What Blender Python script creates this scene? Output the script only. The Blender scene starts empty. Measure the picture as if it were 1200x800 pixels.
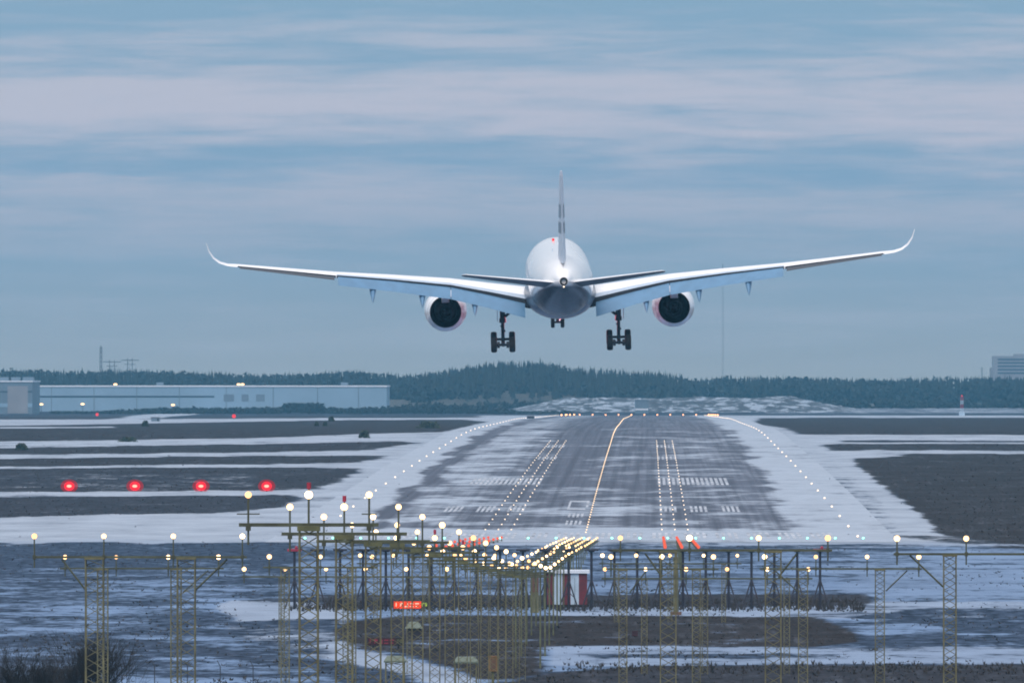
import bpy, math, random
import numpy as np
from mathutils import Vector, Matrix

R = math.radians
rnd = random.Random(7)
sc = bpy.context.scene
col = sc.collection

# ------------------------------------------------------------------ camera, sky, sun, exposure
F = 12900.0            # focal length in pixels of a 1200 px wide frame
HC = 19.0              # camera height over the runway threshold
VX, HY = 760.0, 439.0  # where the runway axis and the horizon meet in the frame

cam_d = bpy.data.cameras.new('camera')
cam = bpy.data.objects.new('camera', cam_d)
col.objects.link(cam)
cam_d.sensor_width = 36.0
cam_d.lens = 36.0 * F / 1200.0
cam_d.clip_start = 1.0
cam_d.clip_end = 40000.0
cam.location = (0, 0, HC)
cam.rotation_euler = (math.pi / 2 + math.atan((HY - 400) / F), 0, math.atan((VX - 600) / F))
sc.camera = cam

SUN_EL, SUN_AZ = R(52), R(205)
w = bpy.data.worlds.new('World')
sc.world = w
w.use_nodes = True


class NT:
    """tiny helper round a node tree"""
    def __init__(s, nt):
        s.nt = nt
        nt.nodes.clear()

    def n(s, typ, **kw):
        nd = s.nt.nodes.new(typ)
        for k, v in kw.items():
            setattr(nd, k, v)
        return nd

    def put(s, sock, v):
        if isinstance(v, bpy.types.NodeSocket):
            s.nt.links.new(v, sock)
        elif isinstance(v, (tuple, list)) and len(v) == 3 and sock.type == 'RGBA':
            sock.default_value = (*v, 1)
        else:
            sock.default_value = v

    def math(s, op, a, b=0.0, clamp=False):
        nd = s.n('ShaderNodeMath', operation=op, use_clamp=clamp)
        s.put(nd.inputs[0], a)
        s.put(nd.inputs[1], b)
        return nd.outputs[0]

    def mix(s, fac, a, b, blend='MIX'):
        nd = s.n('ShaderNodeMix', data_type='RGBA', blend_type=blend)
        s.put(nd.inputs[0], fac)
        s.put(nd.inputs[6], a)
        s.put(nd.inputs[7], b)
        return nd.outputs[2]

    def maprange(s, v, a, b, c=0.0, d=1.0, smooth=True):
        nd = s.n('ShaderNodeMapRange', interpolation_type='SMOOTHSTEP' if smooth else 'LINEAR')
        s.put(nd.inputs[0], v)
        for i, x in enumerate((a, b, c, d)):
            s.put(nd.inputs[1 + i], x)
        return nd.outputs[0]

    def noise(s, vec, scale, detail=4.0, rough=0.55, dist=0.0):
        nd = s.n('ShaderNodeTexNoise')
        if vec is not None:
            s.put(nd.inputs['Vector'], vec)
        nd.inputs['Scale'].default_value = scale
        nd.inputs['Detail'].default_value = detail
        nd.inputs['Roughness'].default_value = rough
        nd.inputs['Distortion'].default_value = dist
        return nd.outputs[0]

    def mapping(s, vec, scale=(1, 1, 1), loc=(0, 0, 0), rot=(0, 0, 0)):
        nd = s.n('ShaderNodeMapping')
        s.put(nd.inputs[0], vec)
        nd.inputs['Scale'].default_value = scale
        nd.inputs['Location'].default_value = loc
        nd.inputs['Rotation'].default_value = rot
        return nd.outputs[0]

    def ramp(s, fac, stops):
        nd = s.n('ShaderNodeValToRGB')
        s.put(nd.inputs[0], fac)
        el = nd.color_ramp.elements
        while len(el) < len(stops):
            el.new(0.5)
        for e, (p, c) in zip(el, stops):
            e.position = p
            e.color = (*c, 1)
        return nd.outputs[0]


t = NT(w.node_tree)
tc = t.n('ShaderNodeTexCoord')
D = tc.outputs['Generated']
sky = t.n('ShaderNodeTexSky', sky_type='NISHITA')
sky.sun_disc = False
sky.sun_elevation = SUN_EL
sky.sun_rotation = SUN_AZ
sep = t.n('ShaderNodeSeparateXYZ')
t.put(sep.inputs[0], D)
elev = sep.outputs[2]
# stratus bands: long, thin, slightly tilted
b1 = t.noise(t.mapping(D, (9, 9, 150), (3.1, 0.7, 0.35)), 1.0, 4.0, 0.5, 0.25)
b2 = t.noise(t.mapping(D, (30, 30, 420), (0.2, 4.0, 0.4)), 1.0, 4.0, 0.55, 0.2)
b3 = t.noise(t.mapping(D, (70, 70, 700), (7.2, 1.0, 3.4)), 1.0, 5.0, 0.6, 0.4)
bb = t.math('ADD', t.math('MULTIPLY', b1, 0.28), t.math('ADD', t.math('MULTIPLY', b2, 0.40), t.math('MULTIPLY', b3, 0.32)))
# the bands come from two cloud layers above the horizon
band_a = t.math('MULTIPLY', t.maprange(elev, 0.0200, 0.0240), t.maprange(elev, 0.0300, 0.0255))
band_b = t.math('MULTIPLY', t.maprange(elev, 0.0085, 0.0130), t.maprange(elev, 0.0190, 0.0155))
lift = t.math('ADD', t.math('MULTIPLY', band_a, 0.105), t.math('MULTIPLY', band_b, 0.08))
cl = t.maprange(t.math('ADD', bb, lift), 0.43, 0.68)
blue = t.ramp(t.maprange(elev, -0.002, 0.034, smooth=False),
              [(0.0, (0.410, 0.410, 0.400)), (0.10, (0.365, 0.384, 0.405)), (0.32, (0.305, 0.380, 0.460)), (0.55, (0.248, 0.382, 0.535)), (1.0, (0.258, 0.408, 0.560))])
pale = t.ramp(t.maprange(elev, 0.0, 0.034, smooth=False), [(0.0, (0.40, 0.42, 0.45)), (0.4, (0.440, 0.465, 0.560)), (0.65, (0.560, 0.550, 0.645)), (1.0, (0.530, 0.545, 0.645))])
low = t.mix(t.math('MULTIPLY', cl, 0.95), blue, pale)
high = t.ramp(t.maprange(elev, 0.03, 1.0, smooth=False), [(0.0, (0.33, 0.43, 0.545)), (0.12, (0.44, 0.54, 0.68)), (0.45, (0.90, 0.95, 1.06)), (1.0, (1.36, 1.34, 1.40))])
deck = t.mix(t.maprange(elev, 0.034, 0.09), low, high)
nish = t.n('ShaderNodeVectorMath', operation='SCALE')
t.put(nish.inputs[0], sky.outputs[0])
nish.inputs['Scale'].default_value = 0.06
bg = t.n('ShaderNodeBackground')
t.put(bg.inputs[0], t.mix(0.94, nish.outputs[0], deck))
bg.inputs[1].default_value = 1.0
out = t.n('ShaderNodeOutputWorld')
t.nt.links.new(bg.outputs[0], out.inputs[0])

sun_d = bpy.data.lights.new('sun', 'SUN')
sun_d.energy = 2.4
sun_d.angle = R(40)
sun_d.color = (1.0, 0.88, 0.80)
sun = bpy.data.objects.new('sun', sun_d)
col.objects.link(sun)
# from high behind the camera, a little to its left
sv = Vector((-0.35 * math.cos(SUN_EL), -math.cos(SUN_EL), math.sin(SUN_EL)))
sun.rotation_euler = sv.to_track_quat('Z', 'Y').to_euler()

vs = sc.view_settings
vs.view_transform = 'Standard'
vs.look = 'None'
vs.gamma = 1
vs.use_curve_mapping = False
vs.exposure = 0.0
sc.render.engine = 'CYCLES'
cy = sc.cycles
cy.max_bounces = 6
cy.diffuse_bounces = 2
cy.glossy_bounces = 3
cy.transmission_bounces = 3
cy.volume_bounces = 0
cy.transparent_max_bounces = 8
cy.caustics_reflective = False
cy.caustics_refractive = False
cy.filter_width = 1.9
cy.use_denoising = True


# ------------------------------------------------------------------ helpers
def P(px, py, d):
    """point at distance d seen at frame position px, py"""
    return Vector(((px - VX) / F * d, d, HC - (py - HY) / F * d))


def X(px, d):
    return (px - VX) / F * d


def Z(py, d):
    return HC - (py - HY) / F * d


PROF = [(-900, 0), (1240, 0), (1272, 0.05), (1334, 0.5), (1500, 1.85), (1694, 3.1), (1900, 4.4), (2113, 5.4), (2317, 6.5), (2500, 6.75), (2940, 6.2),
        (3247, 5.9), (4000, 3.6), (4770, 1.3), (4880, 1.45), (5060, 2.0), (5500, 3.6), (6500, 4.5), (20000, 4.5)]
_pd = np.array([p[0] for p in PROF], float)
_pz = np.array([p[1] for p in PROF], float)
_s = np.arange(-1000, 20001, 10.0)
_zz = np.interp(_s, _pd, _pz)
_k = np.hanning(27)
_k /= _k.sum()
_zs = np.convolve(np.pad(_zz, 13, mode='edge'), _k, mode='valid')


def zg(d):
    return float(np.interp(d, _s, _zs))


_yd = np.arange(400, 4771, 5.0)
_yy = HY + (HC - np.interp(_yd, _s, _zs)) * F / _yd


def dg(py):
    """distance of the ground seen at row py"""
    return float(np.interp(-py, -_yy, _yd))


def centre(d):
    """x of the approach light line, which meets the runway at a slight angle"""
    return -8.15 + (d - 264) / (1272 - 264) * 0.75


RWX = -7.4      # runway centre line


def tag(o, label=None, cat=None, group=None, kind=None):
    if label:
        o['label'] = label
    if cat:
        o['category'] = cat
    if group:
        o['group'] = group
    if kind:
        o['kind'] = kind
    return o


def empty(name, loc, label, cat, group=None):
    o = bpy.data.objects.new(name, None)
    o.empty_display_size = 0.3
    o.location = loc
    col.objects.link(o)
    return tag(o, label, cat, group)


class MB:
    """collects shapes into one mesh"""
    def __init__(s):
        s.v, s.f, s.m = [], [], []

    def add(s, vs_, fs, mi=0):
        b = len(s.v)
        s.v.extend([tuple(p) for p in vs_])
        for f in fs:
            s.f.append([b + i for i in f])
            s.m.append(mi)
        return s

    def box(s, c, size, mi=0, rot=None):
        hx, hy, hz = size[0] / 2, size[1] / 2, size[2] / 2
        ps = [Vector((a * hx, b * hy, e * hz)) for a in (-1, 1) for b in (-1, 1) for e in (-1, 1)]
        if rot is not None:
            ps = [rot @ p for p in ps]
        c = Vector(c)
        s.add([p + c for p in ps], [(0, 1, 3, 2), (4, 6, 7, 5), (0, 4, 5, 1), (2, 3, 7, 6), (0, 2, 6, 4), (1, 5, 7, 3)], mi)
        return s

    def bar(s, a, b, r, n=5, mi=0, r2=None):
        a, b = Vector(a), Vector(b)
        r2 = r if r2 is None else r2
        dv = (b - a).normalized()
        u = dv.cross(Vector((0, 0, 1)) if abs(dv.z) < 0.9 else Vector((1, 0, 0))).normalized()
        v = dv.cross(u)
        ps = []
        for q, rr in ((a, r), (b, r2)):
            for i in range(n):
                an = 2 * math.pi * (i + 0.5) / n
                ps.append(q + (u * math.cos(an) + v * math.sin(an)) * rr)
        fs = [(i, (i + 1) % n, n + (i + 1) % n, n + i) for i in range(n)]
        fs += [tuple(reversed(range(n))), tuple(range(n, 2 * n))]
        s.add(ps, fs, mi)
        return s

    def rings(s, rings, mi=0, cap=True, close=True):
        n = len(rings[0])
        vs_ = [p for r in rings for p in r]
        fs = []
        for k in range(len(rings) - 1):
            for i in range(n if close else n - 1):
                j = (i + 1) % n
                fs.append((k * n + i, k * n + j, (k + 1) * n + j, (k + 1) * n + i))
        if cap:
            fs.append(tuple(reversed(range(n))))
            fs.append(tuple(range((len(rings) - 1) * n, len(rings) * n)))
        s.add(vs_, fs, mi)
        return s

    def lathe(s, prof, axis_o=(0, 0, 0), axis='y', n=32, mi=0, cap=False):
        """prof: (along, radius)"""
        o = Vector(axis_o)
        rr = []
        for a, r in prof:
            ring = []
            for i in range(n):
                an = 2 * math.pi * i / n
                c_, s_ = math.cos(an) * r, math.sin(an) * r
                ring.append(o + (Vector((c_, a, s_)) if axis == 'y' else Vector((a, c_, s_)) if axis == 'x' else Vector((c_, s_, a))))
            rr.append(ring)
        return s.rings(rr, mi, cap)

    def ball(s, c, r, n=8, m=6, mi=0, sq=(1, 1, 1)):
        c = Vector(c)
        rr = []
        for j in range(m + 1):
            ph = math.pi * (j + 0.02) / (m + 0.04)
            rr.append([c + Vector((math.cos(2 * math.pi * i / n) * math.sin(ph) * r * sq[0], math.sin(2 * math.pi * i / n) * math.sin(ph) * r * sq[1], -math.cos(ph) * r * sq[2])) for i in range(n)])
        return s.rings(rr, mi, True)

    def build(s, name, mats, parent=None, smooth=False, loc=None):
        me = bpy.data.meshes.new(name)
        me.from_pydata(s.v, [], s.f)
        if not isinstance(mats, (list, tuple)):
            mats = [mats]
        for m_ in mats:
            me.materials.append(m_)
        if len(mats) > 1:
            me.polygons.foreach_set('material_index', s.m)
        if smooth:
            me.shade_smooth()
        me.update()
        o = bpy.data.objects.new(name, me)
        col.objects.link(o)
        if parent is not None:
            o.parent = parent
        if loc is not None:
            o.location = loc
        return o


def smooth_by_angle(o, deg=35):
    me = o.data
    me.shade_smooth()
    try:
        me.set_sharp_from_angle(angle=R(deg))
    except Exception:
        pass


def copy_tree(o, parent=None):
    kids = list(o.children)
    c = o.copy()
    col.objects.link(c)
    if parent is not None:
        c.parent = parent
    for ch in kids:
        copy_tree(ch, c)
    return c


ORD = ['first', 'second', 'third', 'fourth', 'fifth', 'sixth', 'seventh', 'eighth', 'ninth', 'tenth', 'eleventh', 'twelfth', 'thirteenth', 'fourteenth',
       'fifteenth', 'sixteenth', 'seventeenth', 'eighteenth', 'nineteenth', 'twentieth', 'twenty-first', 'twenty-second', 'twenty-third', 'twenty-fourth',
       'twenty-fifth', 'twenty-sixth', 'twenty-seventh', 'twenty-eighth', 'twenty-ninth', 'thirtieth', 'thirty-first', 'thirty-second', 'thirty-third', 'thirty-fourth', 'thirty-fifth']


# ------------------------------------------------------------------ materials
def mat(name, color, rough=0.6, metal=0.0, coat=0.0, var=0.0, vscale=3.0, spec=0.5, bump=0.0):
    m = bpy.data.materials.new(name)
    m.use_nodes = True
    t = NT(m.node_tree)
    p = t.n('ShaderNodeBsdfPrincipled')
    o = t.n('ShaderNodeOutputMaterial')
    t.nt.links.new(p.outputs[0], o.inputs[0])
    p.inputs['Roughness'].default_value = rough
    p.inputs['Metallic'].default_value = metal
    p.inputs['Coat Weight'].default_value = coat
    p.inputs['Coat Roughness'].default_value = 0.12
    p.inputs['Specular IOR Level'].default_value = spec
    if var > 0:
        tc_ = t.n('ShaderNodeTexCoord')
        nz = t.noise(tc_.outputs['Object'], vscale, 5.0, 0.6)
        f = t.maprange(nz, 0.35, 0.7)
        t.put(p.inputs['Base Color'], t.mix(f, tuple(c * (1 - var) for c in color), tuple(min(1, c * (1 + var)) for c in color)))
        t.put(p.inputs['Roughness'], t.math('ADD', t.math('MULTIPLY', nz, 0.25), rough - 0.12))
    else:
        p.inputs['Base Color'].default_value = (*color, 1)
    return m


def emit(name, color, strength, sample=False):
    m = bpy.data.materials.new(name)
    m.use_nodes = True
    t = NT(m.node_tree)
    e = t.n('ShaderNodeEmission')
    e.inputs[0].default_value = (*color, 1)
    e.inputs[1].default_value = strength
    o = t.n('ShaderNodeOutputMaterial')
    t.nt.links.new(e.outputs[0], o.inputs[0])
    m.cycles.emission_sampling = 'AUTO' if sample else 'NONE'
    return m


M = {}
M['white_paint'] = mat('aircraft_white_paint', (0.86, 0.86, 0.87), 0.28, 0, 0.6, 0.04, 0.6)
M['wing_grey'] = mat('aircraft_wing_grey_paint', (0.85, 0.85, 0.86), 0.32, 0, 0.35, 0.05, 1.2)
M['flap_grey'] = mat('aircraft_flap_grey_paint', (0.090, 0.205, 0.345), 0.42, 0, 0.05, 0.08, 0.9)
M['under_shade'] = mat('tail_and_aileron_shade', (0.030, 0.036, 0.050), 0.45, 0, 0.1, 0.1, 0.8, 0.3)
M['belly_shade'] = mat('aircraft_belly_shade', (0.085, 0.110, 0.155), 0.35, 0, 0.2, 0.08, 0.8)
M['cove_shade'] = mat('wing_gap_shade', (0.012, 0.016, 0.025), 0.7)
M['dark_metal'] = mat('dark_gear_metal', (0.035, 0.04, 0.05), 0.45, 0.4, 0, 0.3, 4)
M['engine_black'] = mat('engine_duct_black', (0.004, 0.005, 0.007), 0.7, spec=0.05)
M['engine_core'] = mat('engine_core_metal', (0.006, 0.006, 0.008), 0.7, 0.0, 0, 0.2, 3, 0.05)
M['steel'] = mat('bare_inlet_metal', (0.5, 0.5, 0.52), 0.25, 0.9)
M['rubber'] = mat('tyre_rubber', (0.012, 0.012, 0.014), 0.8, 0, 0, 0.2, 6)
M['fin_paint'] = mat('pale_grey_blue_fin_paint', (0.46, 0.50, 0.58), 0.35, 0, 0.4, 0.05, 0.6)
M['shade_and_blade_grey'] = mat('wing_shade_and_blade_grey', (0.36, 0.45, 0.56), 0.45, 0, 0.1, 0.08, 1.0)
M['decal'] = mat('fin_navy_paint', (0.03, 0.045, 0.09), 0.35, 0, 0.5)
M['glass_dark'] = mat('dark_cabin_glass', (0.02, 0.025, 0.03), 0.1)
M['olive'] = mat('olive_green_mast_paint', (0.100, 0.108, 0.050), 0.6, 0, 0, 0.3, 1.5)
M['yellow'] = mat('faded_yellow_mast_paint', (0.125, 0.122, 0.062), 0.6, 0, 0, 0.35, 0.9)
M['beam_green'] = mat('dark_green_beam_paint', (0.060, 0.070, 0.042), 0.6, 0, 0, 0.3, 1.5)
M['antenna_dark'] = mat('dark_antenna_steel', (0.022, 0.020, 0.032), 0.55, 0.2, 0, 0.3, 2)
M['hut_red'] = mat('dull_red_hut_paint', (0.105, 0.014, 0.024), 0.6, 0, 0, 0.2, 1)
M['red_paint'] = mat('red_obstruction_paint', (0.28, 0.02, 0.05), 0.5, 0, 0, 0.2, 2)
M['hut_white'] = mat('white_hut_paint', (0.36, 0.47, 0.58), 0.6, 0, 0, 0.1, 1.0)
M['hut_brown'] = mat('brown_hut_paint', (0.10, 0.055, 0.035), 0.7, 0, 0, 0.2, 1.0)
M['snow_roof'] = mat('snow_on_roof', (0.60, 0.66, 0.74), 0.7, 0, 0, 0.06, 1.0)
M['post_grey'] = mat('galvanised_fence_steel', (0.05, 0.055, 0.065), 0.5, 0.3)
M['pale_lid'] = mat('pale_green_lid_paint', (0.10, 0.135, 0.11), 0.6, 0, 0, 0.15, 3)
M['orange_box'] = mat('rusty_orange_box_paint', (0.20, 0.10, 0.03), 0.7, 0, 0, 0.3, 4)
M['black'] = mat('black_sign_face', (0.008, 0.008, 0.008), 0.5)
M['sign_dark_red'] = mat('unlit_dark_red_sign', (0.035, 0.006, 0.012), 0.5, 0, 0, 0.4, 1.5)
M['twig'] = mat('dark_bare_twigs', (0.018, 0.018, 0.020), 0.9)
M['dry_grass'] = mat('dry_winter_grass_blades', (0.030, 0.027, 0.026), 0.9)
M['needle'] = mat('spruce_needles', (0.010, 0.016, 0.014), 0.9, 0, 0, 0.4, 0.25)
M['bark'] = mat('tree_bark', (0.04, 0.032, 0.028), 0.9)
M['bush_green'] = mat('dull_green_bush_leaves', (0.040, 0.055, 0.030), 0.9, 0, 0, 0.3, 0.6)
M['wall_pale'] = mat('pale_cladding', (0.20, 0.31, 0.42), 0.6, 0, 0, 0.05, 0.05)
M['wall_grey'] = mat('grey_cladding', (0.115, 0.165, 0.22), 0.6, 0, 0, 0.1, 0.05)
M['far_concrete'] = mat('tower_concrete', (0.22, 0.23, 0.26), 0.7, 0, 0, 0.1, 0.05)
M['dark_window'] = mat('dark_window_band', (0.04, 0.06, 0.08), 0.2)

M['lamp_warm'] = emit('warm_white_lamp', (1.0, 0.62, 0.29), 3.6)
M['lamp_warm_dim'] = emit('warm_white_lamp_dim', (1.0, 0.56, 0.24), 2.5)
M['lamp_warm_bright'] = emit('warm_white_lamp_bright', (1.0, 0.70, 0.38), 5.5)
M['lamp_runway'] = emit('runway_white_lamp', (1.0, 0.80, 0.60), 2.5)
M['lamp_centre'] = emit('centre_line_lamp', (1.0, 0.70, 0.42), 2.4)
M['lamp_red'] = emit('red_lamp', (1.0, 0.025, 0.045), 1.5)
m_ = bpy.data.materials.new('red_halo_glow')  # translucent red glow that imitates a lamp halo
m_.use_nodes = True
t_ = NT(m_.node_tree)
tr_, em_, mx_, o_ = t_.n('ShaderNodeBsdfTransparent'), t_.n('ShaderNodeEmission'), t_.n('ShaderNodeMixShader'), t_.n('ShaderNodeOutputMaterial')
tr_.inputs[0].default_value = (1.0, 0.75, 0.75, 1)
em_.inputs[0].default_value = (1.0, 0.015, 0.035, 1)
em_.inputs[1].default_value = 0.75
mx_.inputs[0].default_value = 0.20
t_.nt.links.new(tr_.outputs[0], mx_.inputs[1])
t_.nt.links.new(em_.outputs[0], mx_.inputs[2])
t_.nt.links.new(mx_.outputs[0], o_.inputs[0])
m_.cycles.emission_sampling = 'NONE'
M['red_halo'] = m_
M['lamp_red_core'] = emit('red_lamp_core', (1.0, 0.42, 0.30), 3.2)
M['lamp_red_small'] = emit('small_red_lamp', (1.0, 0.05, 0.06), 1.1)
M['lamp_red_side'] = emit('side_row_red_lamp', (1.0, 0.14, 0.07), 1.1)
M['lamp_green'] = emit('green_lamp', (0.25, 1.0, 0.75), 4.0)
M['lamp_amber'] = emit('amber_end_lamp', (1.0, 0.42, 0.18), 5.0)
M['sign_red'] = emit('lit_red_sign_face', (1.0, 0.06, 0.015), 1.25)
M['sign_text'] = emit('lit_sign_lettering', (1.0, 0.55, 0.40), 1.5)
M['sign_yellow'] = emit('lit_yellow_lettering', (0.55, 0.75, 0.10), 0.9)

# ------------------------------------------------------------------ ground
def vnoise(x, y, seed=0):
    xi, yi = np.floor(x).astype(np.int64), np.floor(y).astype(np.int64)
    fx, fy = x - xi, y - yi
    fx, fy = fx * fx * (3 - 2 * fx), fy * fy * (3 - 2 * fy)

    def h(a, b):
        n = (a * 374761393 + b * 668265263 + seed * 1442695041) & 0x7fffffff
        n = ((n ^ (n >> 13)) * 1274126177) & 0x7fffffff
        return ((n ^ (n >> 16)) & 0xffff) / 65535.0
    return (h(xi, yi) * (1 - fx) + h(xi + 1, yi) * fx) * (1 - fy) + (h(xi, yi + 1) * (1 - fx) + h(xi + 1, yi + 1) * fx) * fy


def fbm(x, y, seed=0, o=4):
    a, s_, n = 0.5, 0.0, 0.0
    for k in range(o):
        s_ = s_ + a * vnoise(x * 2 ** k, y * 2 ** k, seed + k * 17)
        n += a
        a *= 0.55
    return s_ / n


def inpoly(px, py, poly):
    ins = np.zeros(px.shape, bool)
    n = len(poly)
    for i in range(n):
        (x1, y1), (x2, y2) = poly[i], poly[(i + 1) % n]
        if y1 == y2:
            continue
        c = ((y1 > py) != (y2 > py)) & (px < (x2 - x1) * (py - y1) / (y2 - y1) + x1)
        ins ^= c
    return ins


ys = list(np.arange(862, 520, -0.9)) + list(np.arange(520, 487.3, -0.45))
rows = [-800, -300, 0, 200, 400, 500] + [d for d in (dg(y) for y in ys) if 520 < d < 4765]
rows = sorted(set(round(r, 2) for r in rows))
rows = [r for i, r in enumerate(rows) if i == 0 or r - rows[i - 1] > 0.3]
rows += [4770 + 15 * k for k in range(0, 24)] + [5150, 5200, 5250, 5300, 5400, 5600, 5800, 6000, 6300, 6600, 7000, 7500, 8300]
rows = np.array(sorted(set(rows)))
# the aim of the sideways spacing is an even density round the runway axis
tn = np.concatenate([[-1.6, -0.8, -0.4, -0.2, -0.12, -0.09], np.arange(-0.074, 0.052, 0.00036), [0.065, 0.09, 0.15, 0.3, 0.7, 1.5]])
GX = tn[None, :] * (np.maximum(rows, -500)[:, None] + 560.0)
GY = np.repeat(rows[:, None], len(tn), 1)
GZ = np.interp(GY, _s, _zs)
dd = np.maximum(GY, 300.0)
px = VX + GX / dd * F
py = HY + (HC - GZ) / dd * F
# ragged borders: shift by noise that lives on the ground
wx = (fbm(GX / 9.0, GY / 60.0, 3) - 0.5) * 46
wy = (fbm(GX / 7.0, GY / 45.0, 9) - 0.5) * 5.0 * np.clip((py - 470) / 130, 0.25, 1.3)
qx, qy = px + wx, py + wy
wx2 = (fbm(GX / 40.0, GY / 330.0, 13, 2) - 0.5) * 22
wy2 = (fbm(GX / 16.0, GY / 300.0, 15) - 0.5) * 2.6 * np.clip((py - 470) / 130, 0.25, 1.3)
qx2, qy2 = px + wx2, py + wy2

cover = np.full(GX.shape, 0.43)
tone = np.full(GX.shape, 1.0)


def zone(poly, c, tn_=None, tight=False):
    m_ = inpoly(qx2 if tight else qx, qy2 if tight else qy, poly)
    cover[m_] = c
    if tn_ is not None:
        tone[m_] = tn_


BIG = 4000
zone([(-BIG, 400), (BIG, 400), (BIG, 600), (-BIG, 600)], 0.76, 0.8)
zone([(-BIG, 599), (BIG, 599), (BIG, 637), (-BIG, 637)], 0.84, 0.9)
# foreground: thin snow over dark wet ground
zone([(-BIG, 637), (345, 636), (345, 668), (-BIG, 672)], 0.22, 1.0)
zone([(-BIG, 668), (345, 665), (345, 745), (-BIG, 748)], 0.47, 1.0)
zone([(345, 638), (1000, 638), (1000, 652), (345, 652)], 0.46, 1.0)
zone([(345, 652), (1000, 652), (1000, 700), (345, 700)], 0.60, 1.0)
zone([(1000, 640), (BIG, 640), (BIG, 708), (1000, 708)], 0.72, 1.0)
zone([(1000, 638), (BIG, 634), (BIG, 645), (1000, 645)], 0.58, 1.0)
zone([(1010, 624), (1110, 634), (1210, 646), (BIG, 660), (BIG, 640), (1210, 632)], 0.40, 0.2)
zone([(-BIG, 755), (400, 758), (520, 802), (520, 1200), (-BIG, 1200)], 0.50, 1.0)
zone([(-BIG, 742), (100, 745), (200, 752), (300, 764), (400, 777), (490, 797), (540, 1200), (500, 1200), (400, 787), (300, 774), (200, 761), (100, 757), (-BIG, 757)], 0.20, 0.9)
zone([(265, 704), (395, 704), (400, 724), (265, 727)], 0.80, 1.0)
zone([(268, 728), (398, 724), (398, 742), (268, 744)], 0.36, 1.0)
zone([(400, 708), (BIG, 706), (BIG, 760), (400, 760)], 0.66, 1.0)
zone([(290, 700.5), (380, 699.5), (380, 705), (290, 704)], 0.15, 0.6, True)
zone([(380, 697), (1012, 696), (1016, 709), (640, 711.5), (380, 711)], 0.12, 0.2, True)
zone([(985, 722), (1080, 713), (BIG, 708), (BIG, 742), (1150, 741), (1070, 731)], 0.30, 1.0)
zone([(1010, 745), (1200, 741), (BIG, 741), (BIG, 758), (1030, 757)], 0.26, 1.0)
zone([(396, 742), (412, 729), (460, 722), (640, 721), (955, 722), (1002, 740), (1006, 752), (960, 757), (640, 762), (480, 764), (420, 760)], 0.20, 0.0, True)
zone([(640, 757), (1000, 757), (BIG, 757), (BIG, 778), (900, 778), (640, 786), (600, 775)], 0.66, 1.0)
zone([(680, 765), (1000, 765), (1000, 770), (700, 771)], 0.35, 1.0, True)
zone([(395, 755), (440, 764), (500, 774), (560, 792), (580, 806), (540, 806), (470, 786), (400, 772)], 0.93, 1.0, True)
zone([(470, 762), (640, 762), (640, 790), (570, 796), (520, 776)], 0.24, 0.0, True)
zone([(560, 806), (650, 788), (760, 780), (900, 779), (BIG, 779), (BIG, 1300), (540, 1300)], 0.13, 0.15, True)
# grass islands left of the runway
zone([(-BIG, 499), (0, 499), (150, 496.5), (300, 493.8), (400, 492.2), (540, 491), (577, 494), (520, 506), (430, 508), (300, 513), (0, 517), (-BIG, 520)], 0.10, 0.1, True)
zone([(-BIG, 526), (0, 525), (300, 520), (470, 517), (490, 519), (440, 527), (300, 529.5), (0, 532.5), (-BIG, 534)], 0.10, 0.1, True)
zone([(-BIG, 538), (0, 537.5), (300, 534), (400, 533.5), (462, 534.5), (420, 541.5), (300, 543.5), (0, 546.5), (-BIG, 548)], 0.12, 0.1, True)
zone([(-BIG, 550), (0, 549), (300, 547), (427, 548.5), (400, 564), (375, 572), (300, 574.5), (0, 576), (-BIG, 576)], 0.20, 0.2, True)
zone([(-BIG, 556), (300, 555), (300, 571), (-BIG, 572)], 0.33, 0.3, True)
zone([(-BIG, 582), (0, 582), (345, 580), (352, 584), (330, 594), (250, 601), (120, 602.5), (0, 606), (-BIG, 607)], 0.16, 0.25, True)
# fields right of the runway
zone([(895, 497), (885, 489.5), (BIG, 487), (BIG, 510.8), (940, 509), (925, 501)], 0.10, 0.1, True)
zone([(985, 516), (BIG, 515), (BIG, 518), (985, 518)], 0.15, 0.3, True)
zone([(962, 520), (BIG, 517), (BIG, 527), (970, 527.3)], 0.12, 0.1, True)
zone([(985, 538), (1044, 535), (1060, 531.5), (BIG, 531), (BIG, 655), (1250, 642), (1200, 637), (1110, 628), (1082, 618), (1050, 590), (1015, 562)], 0.14, 0.0, True)
zone([(975, 536), (990, 536), (1025, 562), (1060, 590), (1095, 618), (1082, 622), (1046, 592), (1010, 563)], 0.97, 1.0, True)
zone([(950, 560), (992, 556), (1066, 624), (1000, 628)], 0.62, 1.0)
zone([(978, 536), (988, 536), (1022, 562), (1056, 590), (1090, 618), (1079, 621), (1044, 592), (1009, 563)], 0.99, 1.0, True)
# beyond the far end
m_far = GY > 4775
cover[m_far] = 0.22
tone[m_far] = 0.4
zone([(-BIG, 486.5), (560, 486.5), (560, 491.5), (-BIG, 492.5)], 0.25, 0.3, True)
zone([(-BIG, 491), (0, 491.2), (130, 491.6), (300, 490.2), (600, 489.0), (600, 491), (300, 492.6), (0, 493.4), (-BIG, 494)], 0.95, 1, True)
zone([(125, 492), (160, 487), (200, 484), (300, 477.5), (300, 480.5), (210, 487), (170, 490.5), (140, 493)], 0.95, 1, True)
zone([(-BIG, 500), (0, 500.3), (140, 499.7), (140, 501), (0, 502), (-BIG, 502)], 0.9, 1, True)
zone([(890, 478), (BIG, 476), (BIG, 483), (890, 484)], 0.5, 0.6, True)

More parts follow.
